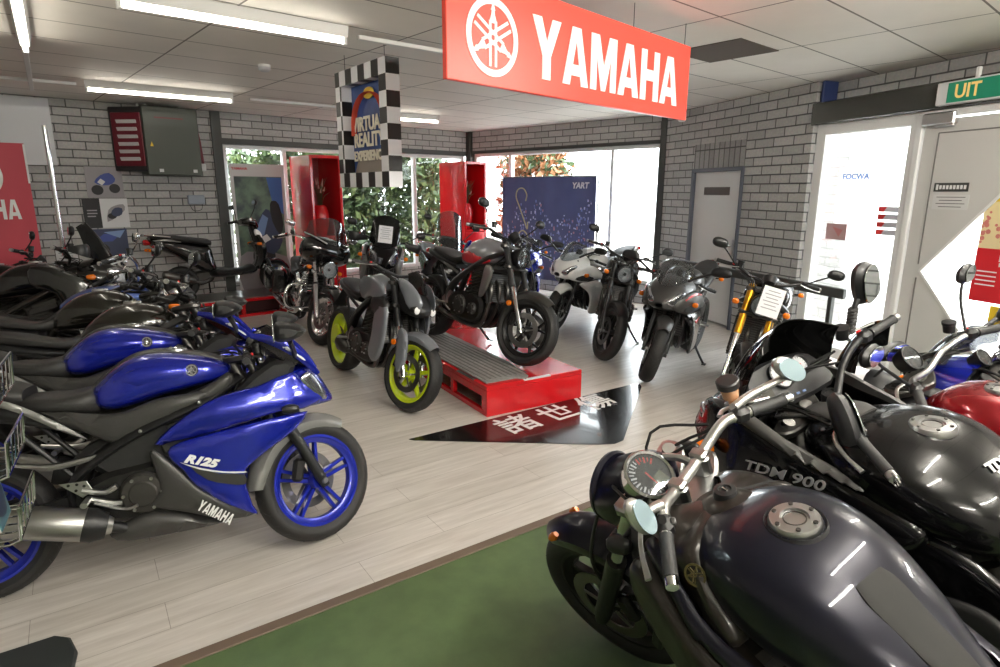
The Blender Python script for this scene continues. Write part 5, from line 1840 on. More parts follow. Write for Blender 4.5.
def cruiser(label, pose, pm, group=None, fairing=True, bags=True, seed=4, tm=None):
    b = Bike('motorcycle', label, group, 'motorcycle', *pose, WB=1.64, Rf=.32, Rr=.32, Wf=.13, Wr=.18, rake=31, trail=.14)
    b.wheels(M_CHR, M_CHR, ('wire', 40), dr=.15, rimh=.10, seg=40)
    b.fork(.98, .11, .032, .024, M_CHR, M_CHR, .5, False, .95, M_CHR)
    b.fender(30, 178, .17, pm, .02, deep=.08)
    b.fender(45, 200, .22, pm, .025, front=False, deep=.11)
    b.round_light((b.axis(.88).x + .22, 0, .84), .095, M_CHR)
    ax = b.axis(1.0).x
    b.bar([(ax - .02, .05, 1.0), (ax - .04, .16, 1.10), (ax - .14, .34, 1.12), (ax - .30, .44, 1.04)], .0135, M_CHR, .13, endm=M_CHR)
    if fairing:
        st = [(ax + .05, 1.17, .86, .30), (ax + .13, 1.19, .88, .31), (ax + .20, 1.16, .92, .27), (ax + .25, 1.10, .97, .18), (ax + .27, 1.06, 1.0, .08)]
        b.part('wind_fairing', body(st, 28, 4, .5, 2.6), pm, True)
        screen(b, (ax + .24, ax + .08, .29, 1.12, 1.12), (ax + .10, ax + .02, .24, 1.42, 1.32), M_CLEAR, True, .02)
        g = G()
        for s in (1, -1):
            g.add(tube([(ax + .06, s * .29, 1.18), (ax + .19, s * .22, 1.16), (ax + .255, s * .09, 1.12)], .010, 8, 4))
        b.part('fairing_trim', g, M_CHR, True)
    t = b.tank([(.62, .84, .76, .07), (.70, .90, .75, .13), (.84, .955, .75, .175), (1.0, .965, .77, .185), (1.14, .94, .80, .155), (1.24, .90, .83, .09), (1.28, .88, .84, .05)], tm or pm, (.98, .965, .045, 0), M_CHR, 2.1)
    b.badge(t, 1.0, .178, .87, .04, M_CHR, 0, -12, -1)
    b.badge(t, 1.0, .178, .87, .04, M_CHR, 0, -12, 1)
    b.seat([(-.12, .84, .74, .09), (.0, .85, .73, .13), (.16, .82, .69, .15), (.28, .74, .64, .165), (.42, .715, .62, .165), (.54, .75, .65, .13), (.62, .80, .68, .08)])
    b.part('tail_light', body([(-.33, .66, .60, .04), (-.31, .68, .58, .06), (-.26, .67, .59, .05)], 14, 3), M_REDL)
    if bags:
        for s in (1, -1):
            bg = b.part('saddlebag', body([(-.45, .64, .42, .05, .5, s * .29), (-.38, .68, .36, .11, .5, s * .29), (-.1, .70, .34, .12, .5, s * .29), (.16, .66, .36, .10, .5, s * .28), (.24, .60, .42, .05, .5, s * .27)], 22, 4, .5, 4), pm)
            build('bag_rail', G().add(tube([(-.4, s * .41, .66), (-.1, s * .425, .69), (.2, s * .385, .64)], .009, 8, 4)), M_CHR, bg)
            g = tube([(1.12, s * .06, .35), (1.16, s * .30, .34), (1.18, s * .37, .46), (1.16, s * .30, .60), (1.14, s * .07, .62)], .015, 10, 5)
            b.part('crash_bar', g, M_CHR)
    b.part('air_cleaner', lathe([(0, -.21), (.09, -.205), (.105, -.18), (.1, -.13)], 28, 'y', (.86, 0, .62)), M_CHR)
    eg = b.engine(.80, M_CAST, M_CHR, .15, True, -.02)
    g = G()
    for k in range(8):
        t_ = k / 7
        for dx, an in ((-.14, 22), (.18, -22)):
            g.add(box((.82 + dx + (.05 if an < 0 else -.05) * t_, 0, .46 + t_ * .24), (.15, .2, .014), .004, Matrix.Rotation(R(an), 4, 'Y')))
    build('vee_cylinders', g, M_BENG, eg)
    b.frame_(1.0, .80, M_BLK, False, .1, .88)
    b.swing(.80, M_CHR, .36)
    b.pegs(.80, M_CHR, 1.02, .30)
    b.stand(.80)
    for s in (-1,):
        e = b.part('exhaust', tube([(.98, s * .12, .62), (1.06, s * .17, .5), (.98, s * .19, .28), (.6, s * .2, .22), (.3, s * .21, .22)], .026, 12, 5), M_CHR)
        build('muffler', G().add(tube([(.4, s * .21, .22), (.3, s * .21, .22), (-.4, s * .22, .25), (-.46, s * .22, .255)], [.03, .05, .052, .046], 18, 1)), M_CHR, e)
    b.clutter(seed, .98, 6)
    b.mirror((ax - .10, .30, 1.12), (ax - .06, .42, 1.24), .12, .07, M_CHR, ms=M_CHR)
    b.signal([(ax + .18, .20, .82), (-.30, .20, .66)])
    b.dials((ax - .0, 0, 1.06), .05, 1)
    return b


def scooter(label, pose, pm, z=0, big=False, seed=5, group=None):
    WB = 1.26 if not big else 1.55
    r_ = .225 if not big else .27
    b = Bike('scooter', label, group, 'scooter', *pose, WB=WB, Rf=r_, Rr=r_, Wf=.11, Wr=.13, z0=z, rake=27, trail=.085)
    b.wheels(M_BENG, M_BENG, ('s', 5), dr=.10, rimh=.085, seg=36)
    k = WB / 1.26
    h = 1.06 if big else 1.0
    b.fork(.72, .075, .024, .018, M_BLK, M_DALU, .5, False, .70)
    b.fender(20, 150, .15, pm, .018, deep=.06)
    fr = lambda L: [(x * k, z_ * h) for x, z_ in L]
    b.part('rear_body', puff(fr([(-.36, .80), (-.30, .845), (.0, .80), (.26, .74), (.40, .70), (.44, .52), (.46, .36), (.34, .34), (.16, .44), (-.06, .60), (-.28, .70)]), lambda x, z_: .15, .10, 3, .035), pm)
    b.seat([(-.32 * k, .88 * h, .82 * h, .07), (-.2 * k, .885 * h, .80 * h, .12), (0, .86 * h, .77 * h, .15), (.2 * k, .825 * h, .74 * h, .15), (.36 * k, .80 * h, .71 * h, .11), (.42 * k, .77 * h, .71 * h, .06)])
    b.part('floorboard', puff(fr([(.36, .36), (.42, .40), (.75, .38), (.92, .42), (.98, .36), (.90, .28), (.5, .26), (.38, .29)]), .17, .06, 3, .035), M_BLK)
    b.part('leg_shield', puff(fr([(.84, .34), (.93, .36), (1.02, .48), (1.02, .62), (.98, .80), (.945, .96), (.93, 1.0), (1.02, .98), (1.10, .82), (1.16, .64), (1.13, .50), (1.02, .34), (.92, .27)]), lambda x, z_: .20 - .12 * max(0, (z_ / h - .70)) / .3, .08, 3, .03), pm)
    b.part('handlebar_cowl', body([(.84 * k, 1.04 * h, .97 * h, .08), (.90 * k, 1.07 * h, .95 * h, .15), (1.0 * k, 1.06 * h, .93 * h, .15), (1.07 * k, 1.0 * h, .90 * h, .08)], 20, 4), pm, True)
    for s in (1, -1):
        b.part('headlight', panel(fr([(1.00, .90), (1.06, .88), (1.10, .80), (1.06, .76), (1.0, .82)]), lambda x, z_: .11, .02, .03, .02, s, 3, .02), M_LENS)
    b.part('tail_light', body([(-.40 * k, .80 * h, .75 * h, .03), (-.38 * k, .82 * h, .74 * h, .07), (-.33 * k, .82 * h, .74 * h, .09)], 14, 3), M_REDL)
    b.part('grab_rail', tube([(-.1 * k, .16, .84 * h), (-.30 * k, .14, .87 * h), (-.40 * k, .0, .88 * h), (-.30 * k, -.14, .87 * h), (-.1 * k, -.16, .84 * h)], .012, 8, 4), M_CHR)
    for s in (1, -1):
        b.part('tail_trim', tube([(-.30 * k, s * .12, .80 * h), (-.15 * k, s * .15, .80 * h), (.02 * k, s * .158, .77 * h)], [.006, .014, .005], 8, 4, (.4, 1)), P_SILV)
    b.bar([(.92 * k, .08, 1.02 * h), (.90 * k, .2, 1.03 * h), (.84 * k, .34, 1.02 * h)], .012, None, .11, res=False)
    b.mirror((.90 * k, .22, 1.05 * h), (.92 * k, .36, 1.24 * h), .11, .07)
    eg = b.part('engine', slab([(-.1, .20), (.0, .30), (.25, .36), (.42, .36), (.42, .22), (.2, .16), (0, .15)], .02, .15, .03, 3), M_CAST)
    build('engine_cover', G().add(lathe([(0, .17), (.07, .168), (.09, .155), (.095, .13)], 24, 'y', (.05, 0, .24))), M_DALU, eg)
    ex = b.part('exhaust', tube([(.36, -.05, .25), (.25, -.11, .22), (.1, -.15, .24)], .018, 8, 4), M_DALU)
    build('muffler', G().add(tube([(.14, -.16, .25), (.10, -.165, .26), (-.22, -.18, .36), (-.25, -.18, .37)], [.03, .055, .055, .04], 16, 1)), M_DALU, ex)
    b.signal([(1.02 * k, .19, .70 * h), (-.33 * k, .12, .68 * h)], st=(False, False))
    b.stand(.60)
    if big:
        screen(b, (1.14 * k, 1.0 * k, .19, .92, .98), (.90 * k, .86 * k, .15, 1.46, 1.40), M_CLEAR)
    return b
# ================================================================== signs, cabinets, display pieces
SIGNRED = mat('sign red', (244, 78, 64), .35)
CABRED = mat('cabinet red lacquer', (206, 22, 30), .22, 0, .5)


def sheet(name, Fm, pts, m, parent=None, y=0.0, t=.004):
    """flat printed piece lying in the x-z plane of Fm, facing +y"""
    o = build(name, slab(pts, y - t, y, 0), m, parent, smooth=False)
    return o


# hanging maker's sign
root = empty('hanging_sign', (-0.25, 2.89, 2.19), (0, 0, math.atan2(1.52, 1.48)))
build('board', G().add(box((1.096, 0, .237), (2.192, .03, .474), .003)), SIGNRED, root)
build('emblem', emblem(.172, .004), M_WHITE, root, M=T(.287, -.0151, .215))
g, w = yamaha_word(.292, .545, .085, .004)
build('lettering', g, M_WHITE, root, M=T(.565, -.0151, .078) @ Matrix.Diagonal((1.475 / w, 1, 1, 1)))
for x in (.08, .75, 1.5, 2.13):
    build('hanging_wire', G().add(tube([(x, 0, .47), (x, 0, CZ - 2.19)], .0025, 5, 1)), M_DALU, root)
tag(root, 'large red hanging sign with white maker name and tuning fork emblem', 'sign')

# chequered box frame with a recessed poster
ang = math.atan2(.688, -.54)
root = empty('chequered_display', (-.846, 4.759, 1.735), (0, 0, ang))
W_, H_, D_ = .90, .93, .115


def cheq():
    m, nt, b = nodes_of('chequer print')
    L = nt.links.new
    tc = nt.nodes.new('ShaderNodeTexCoord')
    ad = nt.nodes.new('ShaderNodeVectorMath')
    ad.operation = 'ADD'
    ad.inputs[1].default_value = (.0003, .0003, .0003)
    L(tc.outputs['Object'], ad.inputs[0])
    c = nt.nodes.new('ShaderNodeTexChecker')
    c.inputs['Scale'].default_value = 1 / .1163
    c.inputs['Color1'].default_value = rgb(236, 236, 240)
    c.inputs['Color2'].default_value = rgb(30, 28, 28)
    L(ad.outputs[0], c.inputs['Vector'])
    L(c.outputs['Color'], b.inputs['Base Color'])
    b.inputs['Roughness'].default_value = .4
    return m


g = G()
bw = .1163
# local x runs away from the viewer's right edge, +y is towards the viewer's left
for x0, x1, z0, z1 in ((0, W_, 0, bw), (0, W_, H_ - bw, H_), (0, bw, bw, H_ - bw), (W_ - bw, W_, bw, H_ - bw)):
    g.add(box(((x0 + x1) / 2, -D_ / 2, (z0 + z1) / 2), (x1 - x0, D_, z1 - z0), 0))
build('frame', g, cheq(), root, smooth=False)
FV = Matrix(((-1, 0, 0, 0), (0, 0, 1, 0), (0, 1, 0, 0), (0, 0, 0, 1)))
po = build('poster', G().add(box((W_ / 2, -.095, H_ / 2), (W_ - bw * 2, .008, H_ - bw * 2), 0)), noisy('poster blue', (30, 52, 110), (54, 92, 160), 3, .4, 0), root)
build('road', G().add(slab([(.13, .12), (.77, .12), (.66, .3), (.3, .3)], -.0905, -.088, 0)), mat('road grey', (150, 140, 132), .6), po)
arch = [(.18 + 0, .42)] + [(.45 + .27 * math.cos(a), .50 + .24 * math.sin(a)) for a in np.linspace(PI, 0, 14)] + [(.72, .42)]
build('arch', G().add(tube([(x, -.086, z) for x, z in arch], .042, 8, 1, (.15, 1), up=(0, 1, 0))), mat('poster orange red', (206, 74, 50), .5), po)
build('arch_badge', G().add(slab([(.45 + .09 * math.cos(a), .735 + .045 * math.sin(a)) for a in np.linspace(0, 2 * PI, 18, endpoint=False)], -.084, -.078, 0)), mat('poster yellow', (226, 196, 60), .5), po)
for k, (tx, s_) in enumerate((('VIRTUAL', .155), ('REALITY', .155), ('EXPERIENCE', .108))):
    text('lettering', tx, s_, T(.475, -.076, .50 - k * .125) @ FV, mat('cream print', (240, 232, 214), .5), po, .003, .92, .004)
for x in (.1, .8):
    build('hanging_wire', G().add(tube([(x, -.05, H_), (x, -.05, CZ - 1.735)], .0025, 5, 1)), M_DALU, root)
tag(root, 'black and white chequered hanging box frame around a virtual reality poster', 'sign')

# red side banner and whiteboard
root = empty('roll_up_banner')
root.matrix_world = F1 @ T(7.36, .3, 0)
build('sheet', G().add(box((.02, 0, 1.13), (1.16, .008, 2.20), 0)), mat('banner red', (196, 62, 78), .5), root)
build('base', G().add(box((.02, 0, .04), (1.2, .22, .08), .02)), M_ALU, root)
build('edge_strip', G().add(box((-.555, .008, 2.0), (.02, .006, .44), 0)), M_WHITE, root)
g, w = yamaha_word(.225, .60, .10, .004)
build('lettering', g, M_WHITE, root, M=T(w - .43, .0045, 1.37) @ Matrix.Rotation(PI, 4, 'Z'))
build('emblem', emblem(.27, .004), M_WHITE, root, M=T(-.05, .0045, 1.86) @ Matrix.Rotation(PI, 4, 'Z'))
tag(root, 'red upright banner with white maker name at the left wall', 'banner')
o = build('whiteboard', G().add(box((7.2, .03, 2.39), (1.45, .03, .78), .004)), mat('whiteboard grey', (206, 208, 212), .4))
o.matrix_world = F1
tag(o, 'plain pale board high on the brick wall above the red banner', 'board')

# motorcycle posters on the brick
def shapes(name, parent, items, y=.004):
    for k, (nm, m, pts) in enumerate(items):
        build(nm, slab(pts, y + k * .0012, y + .001 + k * .0012, 0, 2 if len(pts) > 4 else 0), m, parent)


WH = mat('poster white', (214, 214, 216), .5)
BK = mat('poster black', (30, 30, 34), .5)
BLU = mat('poster cobalt', (58, 76, 150), .5)
GRY = mat('poster grey', (150, 146, 150), .5)
DKB = mat('poster dark blue', (52, 62, 92), .5)


def poster(x0, x1, z0, z1, bgm, label, items, extra=None):
    root = empty('poster')
    root.matrix_world = F1 @ T((x0 + x1) / 2, .012, (z0 + z1) / 2)
    w, h = abs(x1 - x0), z1 - z0
    build('sheet', G().add(box((0, 0, 0), (w, .006, h), 0)), bgm, root)
    # motif drawn with u to the viewer's right
    shapes('print', root, [(n, m, [(-u * w, v * h) for u, v in pts]) for n, m, pts in items])
    return tag(root, label, 'poster', 'posters on the grey brick')


ring_ = lambda cx, cy, r, n=14, k=1.0: [(cx + r * math.cos(a), cy + k * r * math.sin(a)) for a in np.linspace(0, 2 * PI, n, endpoint=False)]
poster(6.21, 5.80, 1.61, 2.0, GRY, 'top poster on the brick, blue racing motorcycle on grey', [('printed_wheel', BK, ring_(-.22, -.25, .16)), ('printed_wheel', BK, ring_(.25, -.2, .15)), ('printed_bike', BLU, [(-.28, .0), (-.1, .22), (.15, .3), (.3, .12), (.2, -.05), (-.05, -.1)]), ('printed_fairing', WH, [(-.2, .0), (-.1, .12), (.02, .02), (-.08, -.1)])])
poster(6.285, 5.78, 1.225, 1.60, WH, 'middle poster on the brick, black text panel beside a white picture', [('printed_panel', BK, [(-.5, -.5), (-.5, .5), (-.12, .5), (-.12, -.5)]), ('printed_bike', GRY, [(0, -.3), (.05, .1), (.2, .25), (.4, .3), (.42, .1), (.25, -.1)]), ('printed_wheel', BK, ring_(.12, -.1, .10)), ('printed_engine', DKB, [(.1, .0), (.2, .18), (.36, .16), (.34, -.05), (.2, -.12)]), ('printed_text', GRY, [(-.42, .12), (-.2, .12), (-.2, .08), (-.42, .08)]), ('printed_text', GRY, [(-.42, .02), (-.2, .02), (-.2, -.02), (-.42, -.02)]), ('printed_text', GRY, [(-.42, -.08), (-.24, -.08), (-.24, -.12), (-.42, -.12)])])
poster(6.27, 5.83, .80, 1.21, DKB, 'lowest poster on the brick, dark blue action picture', [('printed_bike', BLU, [(-.4, .1), (-.1, .35), (.3, .3), (.1, .1)]), ('printed_sky', mat('poster pale blue', (120, 146, 190), .5), [(-.1, .4), (.45, .45), (.3, .2)]), ('printed_wheel', BK, ring_(-.2, -.15, .2))])

# wall heater
root = empty('wall_heater')
root.matrix_world = F1 @ T(5.30, 0, 1.90)
M_HG = mat('heater olive grey', (74, 78, 72), .4, .2)
M_MAR = mat('heater maroon', (110, 30, 44), .4)
M_HK = mat('heater dark', (46, 46, 48), .5)
build('casing', G().add(box((-.07, .19, .43), (.66, .37, .86), .012)), M_HG, root)
build('louvre_box', slab([(.25, .0), (.56, .0), (.56, .04), (.25, .36)], .05, .84, .006, 0, 'xy'), M_HK, root)
LF = T(.405, .20, .44) @ Matrix.Rotation(math.atan2(-.32, .31), 4, 'Z')
lv = build('louvre_frame', G().add(box((0, .004, 0), (.40, .024, .66), .006)), M_MAR, root, M=LF)
g = G()
for k in range(6):
    g.add(box((-.01, .02, -.24 + k * .092), (.27, .012, .045), .002, Matrix.Rotation(R(-25), 4, 'X')))
build('louvres', g, WH, lv, M=LF)
build('name_strip', G().add(box((-.05, .377, .72), (.34, .006, .018), 0)), M_MAR, root)
build('side_wedge', slab([(-.40, .80), (-.40, .45), (-.50, .12), (-.48, .45), (-.43, .80)], .02, .16, .004), M_MAR, root)
build('valve_box', G().add(box((-.45, .12, .12), (.12, .12, .1), .01)).add(box((-.42, .14, .22), (.06, .08, .14), .01)), WH, root)
for x in (.10, -.31):
    build('white_tag', G().add(box((x, .378, .06), (.05, .005, .04), 0)), WH, root)
build('warning_sticker', slab([(.2, .36), (.16, .36), (.18, .42)], .374, .379, 0), mat('sticker yellow', (226, 190, 40), .5), root)
for x in (.25, .16, -.25):
    build('hanger', G().add(box((x, .15, .90), (.03, .03, .09), .004)), M_HOUS, root)
tag(root, 'olive grey wall heater with maroon louvre under the ceiling', 'heater')
root = empty('thermostat')
root.matrix_world = F1 @ T(4.93, .0, 1.52)
build('casing', G().add(box((0, .03, .06), (.22, .06, .13), .01)), mat('thermostat grey', (150, 158, 172), .4), root)
build('wire', G().add(tube([(-.08, .03, .0), (-.05, .05, -.08), (.05, .05, -.09), (.09, .03, -.01)], .004, 5, 4)), M_HOSE, root)
tag(root, 'small grey box with a hanging wire on brick beside the dark post', 'control box')

# roll-up with a scooter rider picture
root = empty('poster_stand')
root.matrix_world = F1 @ T(4.05, .065, 0)
build('sheet', G().add(box((0, 0, 1.1), (.80, .008, 1.98), 0)), WH, root)
build('base', G().add(box((0, .01, .05), (.86, .11, .1), .03)), M_ALU, root)
pic = build('picture', G().add(box((0, .005, 1.06), (.70, .004, 1.70), 0)), noisy('poster foliage', (58, 70, 72), (116, 144, 120), 5, .4, 0), root)
P = lambda pts: [(-u, v) for u, v in pts]
shapes('print', pic, [
    ('printed_sky', mat('poster sky blue', (70, 116, 190), .5), P([(.12, 1.9), (.35, 1.9), (.35, 1.35), (.2, 1.45)])),
    ('printed_road', GRY, P([(-.35, .22), (.35, .22), (.35, .7), (-.1, .8), (-.35, .75)])),
    ('printed_wheel', BK, P(ring_(.0, .72, .17, 16, 1.3))),
    ('printed_scooter', DKB, P([(-.18, 1.0), (.02, 1.38), (.12, 1.42), (.22, 1.2), (.3, .95), (.15, .75), (-.02, .85)])),
    ('printed_fairing', mat('poster steel blue', (112, 140, 186), .5), P([(-.15, 1.02), (.02, 1.36), (.1, 1.3), (.02, 1.05)])),
    ('printed_headlamps', WH, P([(-.1, .98), (.06, 1.06), (.12, .98), (.0, .92)])),
    ('printed_rider', BK, P([(.14, 1.5), (.2, 1.56), (.28, 1.5), (.33, 1.2), (.26, 1.05), (.16, 1.25)])),
], .0075)
text('heading', 'YAMAHA', .05, T(.26, .0045, 2.02) @ INW, mat('heading red', (200, 40, 50), .5), root, .001, 1.1, .002)
tag(root, 'white roll-up stand with a scooter rider picture in the left window', 'banner')

# dark blue banner with a night skyline
root = empty('fabric_banner')
root.matrix_world = F2 @ T(-2.10, .20, 0)
NAV = noisy('banner navy', (84, 89, 120), (98, 103, 134), 2.2, .7, 0)
fabg = G().add(surf(lambda u, v: (-1.0 + 2.0 * v, .012 * math.sin(v * 40), .22 + 1.72 * u), 4, 80, .004))
build('frame', G().add(tube([(-1.02, -.02, 0), (-1.02, -.02, 1.95), (1.02, -.02, 1.95), (1.02, -.02, 0)], .015, 8, 1)), M_DALU, root)
for x in (-1.0, 1.0):
    build('foot', G().add(box((x, 0, .015), (.05, .3, .03), .005)), M_DALU, root)
_nt = NAV.node_tree
_tl = _nt.nodes.new('ShaderNodeBsdfTranslucent')
_tl.inputs['Color'].default_value = rgb(112, 116, 146)
_ms = _nt.nodes.new('ShaderNodeMixShader')
_ms.inputs['Fac'].default_value = .35
_nt.links.new(_nt.nodes['Principled BSDF'].outputs[0], _ms.inputs[1])
_nt.links.new(_tl.outputs[0], _ms.inputs[2])
_nt.links.new(_ms.outputs[0], _nt.nodes['Material Output'].inputs['Surface'])
rn = random.Random(4)
cols = [mat('skyline light', (206, 212, 240), .5), mat('skyline pale blue', (136, 150, 205), .5), mat('skyline pink', (190, 140, 150), .5)]
for k in range(420):
    x = rn.uniform(-.95, .95)
    top = 1.38 + .16 * math.sin(x * 5) + .1 * math.sin(x * 13)
    z = .35 + (top - .35) * rn.random() ** .8
    w_, h_ = rn.uniform(.008, .03), rn.uniform(.01, .05)
    fabg.add(box((x, .019, z), (w_, .004, h_), 0), 1 + rn.choice((0, 0, 1, 1, 1, 2)))
fab = build('fabric', fabg, [NAV] + cols, root)
text('lettering', 'YART', .13, T(-.70, .02, 1.80) @ INW, M_WHITE, fab, .002, 1.0, .004, .15)
sh = .22
S = [(.60, 1.55), (.58, 1.66), (.66, 1.76), (.78, 1.74), (.82, 1.62), (.74, 1.45), (.62, 1.20), (.56, 1.08), (.55, 1.2)]
S2 = [(.66, .82), (.76, .84), (.76, .98), (.66, 1.05), (.56, .98), (.55, .88)]
HK = mat('pale brass wire', (200, 196, 150), .3, .6)
tag(root, 'navy banner with a city-lights print standing in the bright window', 'banner')
hk = empty('wire_ornament')
hk.matrix_world = F2 @ T(-2.10, .30, 0)
build('wire', G().add(tube([(x - sh, 0, z) for x, z in S], .011, 8, 5)), HK, hk)
build('curl', G().add(tube([(x - sh, 0, z) for x, z in S2], .011, 8, 5)).add(tube([(.56 - sh, 0, .9), (.68 - sh, .01, .5), (.72 - sh, 0, .0)], .01, 8, 5)), HK, hk)
build('foot', G().add(lathe([(0, .012), (.14, .01), (.14, 0)], 20, 'z', (.72 - sh, 0, 0))), M_DALU, hk)
rn = random.Random(2)
g = G()
for k in range(14):
    a = rn.uniform(0, 6.28)
    g.add(puff([(.68 - sh + rn.uniform(-.05, .05) + .03 * math.cos(t), .90 + rn.uniform(-.06, .06) + .03 * math.sin(t)) for t in np.linspace(0, 6.28, 7)[:-1]], .02, .02, 2, .02, c=rn.uniform(-.03, .05)))
build('dried_flower', g, mat('dark dried flower', (44, 42, 40), .7), hk)
tag(hk, 'pale brass wire hook and curl with dark flower before the navy banner', 'ornament')


# red display cabinets with vases
def cabinet(x, label, vlabel, w, dp, seed):
    root = empty('display_cabinet')
    root.matrix_world = F1 @ T(x, .04, 0)
    t = .045
    H = 2.22
    inner = mat('cabinet inside', (168, 70, 76), .4)
    for s in (-1, 1):
        build('side_panel', G().add(box((s * (w / 2 - t / 2), dp / 2, H / 2), (t, dp, H), .006)), CABRED, root)
    build('top_panel', G().add(box((0, dp / 2, H - t / 2), (w - t * 2, dp, t), .004)), CABRED, root)
    build('back_panel', G().add(box((0, .012, H / 2), (w - t * 2, .02, H - t * 2), 0)), inner, root)
    build('shelf', G().add(box((0, dp / 2, 1.02), (w - t * 2, dp - .02, t), .004)), CABRED, root)
    build('plinth_panel', G().add(box((0, dp - .02, .5), (w - t * 2, .03, .98), .004)), CABRED, root)
    tag(root, label, 'cabinet', 'red display cabinets')
    v = empty('plant_vase')
    v.matrix_world = F1 @ T(x, .04 + dp * .62, 1.0425)
    build('vase', G().add(lathe([(0, 0), (.07, 0), (.10, .06), (.125, .20), (.125, .32), (.10, .42), (.07, .45), (.065, .44), (.09, .40), (.0, .38)], 28, 'z')), CABRED, v)
    rn = random.Random(seed)
    g = G()
    g2 = G()
    for k in range(46):
        a = rn.uniform(0, 6.28)
        h = rn.uniform(.18, .42)
        r = rn.uniform(.04, .17)
        g.add(tube([(0.02 * math.cos(a), .02 * math.sin(a), .38), (r * .4 * math.cos(a), r * .4 * math.sin(a), .45 + h * .6), (r * math.cos(a), r * math.sin(a), .45 + h)], [.004, .008, .002], 5, 3, (1, .3)))
        if k % 5 == 0:
            g2.add(tube([(r * .8 * math.cos(a), r * .8 * math.sin(a), .45 + h * .8), (r * 1.1 * math.cos(a), r * 1.1 * math.sin(a), .46 + h)], [.014, .003], 6, 1))
    build('leaves', g, mat('dry grass', (122, 112, 78), .7), v)
    build('dried_blossom', g2, mat('dried blossom pink', (214, 170, 160), .7), v)
    tag(v, vlabel, 'vase', 'red vases')


cabinet(3.29, 'tall red display cabinet beside the scooter poster, left of the two', 'red vase with dry grass in the cabinet beside the scooter poster', .50, .72, 1)
cabinet(.47, 'tall red display cabinet in the far window corner, right of the two', 'red vase with dry blossom in the far corner cabinet', .50, .76, 2)

# podiums
root = empty('podium', (-.10, 4.42, 0), (0, 0, math.atan2(.47, .79)))
PW, PL, PH = .92, 2.3, .25
g = G()
g.add(box((PW / 2, PL / 2, PH - .02), (PW, PL, .04), .005))
g.add(box((PW / 2, .02, PH / 2 - .02), (PW, .04, PH - .04), .004))
g.add(box((PW - .02, PL / 2, PH / 2 - .02), (.04, PL - .08, PH - .04), .004))
g.add(box((PW / 2, PL - .02, PH / 2 - .02), (PW, .04, PH - .04), .004))
g.add(box((.02, PL / 2, .02), (.04, PL - .08, .04), .003)).add(box((.02, PL / 2, PH - .07), (.04, PL - .08, .06), .003))
for k in range(5):
    g.add(box((.02, .06 + k * (PL - .12) / 4, PH / 2), (.04, .05, PH - .08), .003))
build('deck', g, CABRED, root)
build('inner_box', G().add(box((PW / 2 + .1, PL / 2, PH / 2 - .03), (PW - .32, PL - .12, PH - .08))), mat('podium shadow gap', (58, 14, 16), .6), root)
build('ramp_mat', G().add(slab([(.03, .06), (.30, .06), (.36, .0), (.42, .06), (.50, .5), (.52, 2.2), (.03, 2.2)], PH, PH + .012, .004, 0, 'xy')), noisy('ribbed grey mat', (128, 124, 122), (150, 146, 143), 40, .7, .5), root)
g = G()
for k in range(9):
    g.add(box((.06 + k * .048, 1.15, PH + .0135), (.012, 2.05, .004), .001))
build('mat_ribs', g, mat('mat rib grey', (106, 102, 100), .7), root)
build('edge_clip', G().add(box((.47, .012, PH - .003), (.26, .03, .012), .003)), WH, root)
build('edge_clip', G().add(box((.012, .36, PH - .003), (.03, .30, .012), .003)), M_DALU, root)
tag(root, 'red display podium with grey ribbed mat under the round-headlamp motorcycle', 'podium')

sy = math.atan2(.657, .754)
SC = Vector((-4.05, 8.28, 0))
root = empty('podium', SC, (0, 0, sy))
g = G()
for x in (-.9, -.3, .35, .9):
    for y in (-.36, .36):
        g.add(box((x, y, .125), (.05, .05, .19), .004))
for y in (-.36, .36):
    g.add(box((0, y, .02), (1.9, .05, .04), .003))
    g.add(box((0, y, .23), (1.9, .05, .04), .003))
for x in (-.925, .925):
    g.add(box((x, 0, .02), (.05, .67, .04), .003)).add(box((x, 0, .23), (.05, .67, .04), .003))
build('frame', g, CABRED, root)
build('deck', G().add(box((0, 0, .257), (1.8, .7, .014), .003)), M_ALU, root)
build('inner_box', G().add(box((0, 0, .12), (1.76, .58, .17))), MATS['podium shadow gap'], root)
tag(root, 'red framed podium with a metal deck under the black scooter', 'podium')

# triangular floor mat with lettering
root = empty('floor_mat', (0, 0, 0))
tri = [(-.64, 3.985), (-.60, 3.965), (.68, 3.905), (.80, 3.92), (.87, 3.98), (1.27, 5.18), (1.275, 5.26), (1.22, 5.27)]
build('sheet', slab(tri, .001, .005, .001, 0, 'xy'), mat('glossy mat black', (18, 17, 18), .22, 0, .4), root)
for ch, (x, y) in zip('諸世傷', ((.145, 4.27), (.47, 4.50), (.80, 4.76))):
    text('lettering', ch, .33, T(x, y, .0052) @ Matrix.Rotation(R(38), 4, 'Z'), M_WHITE, root, .0006, 1.0, .004)
tag(root, 'black triangular floor mat with three white characters before the red podium', 'floor mat')

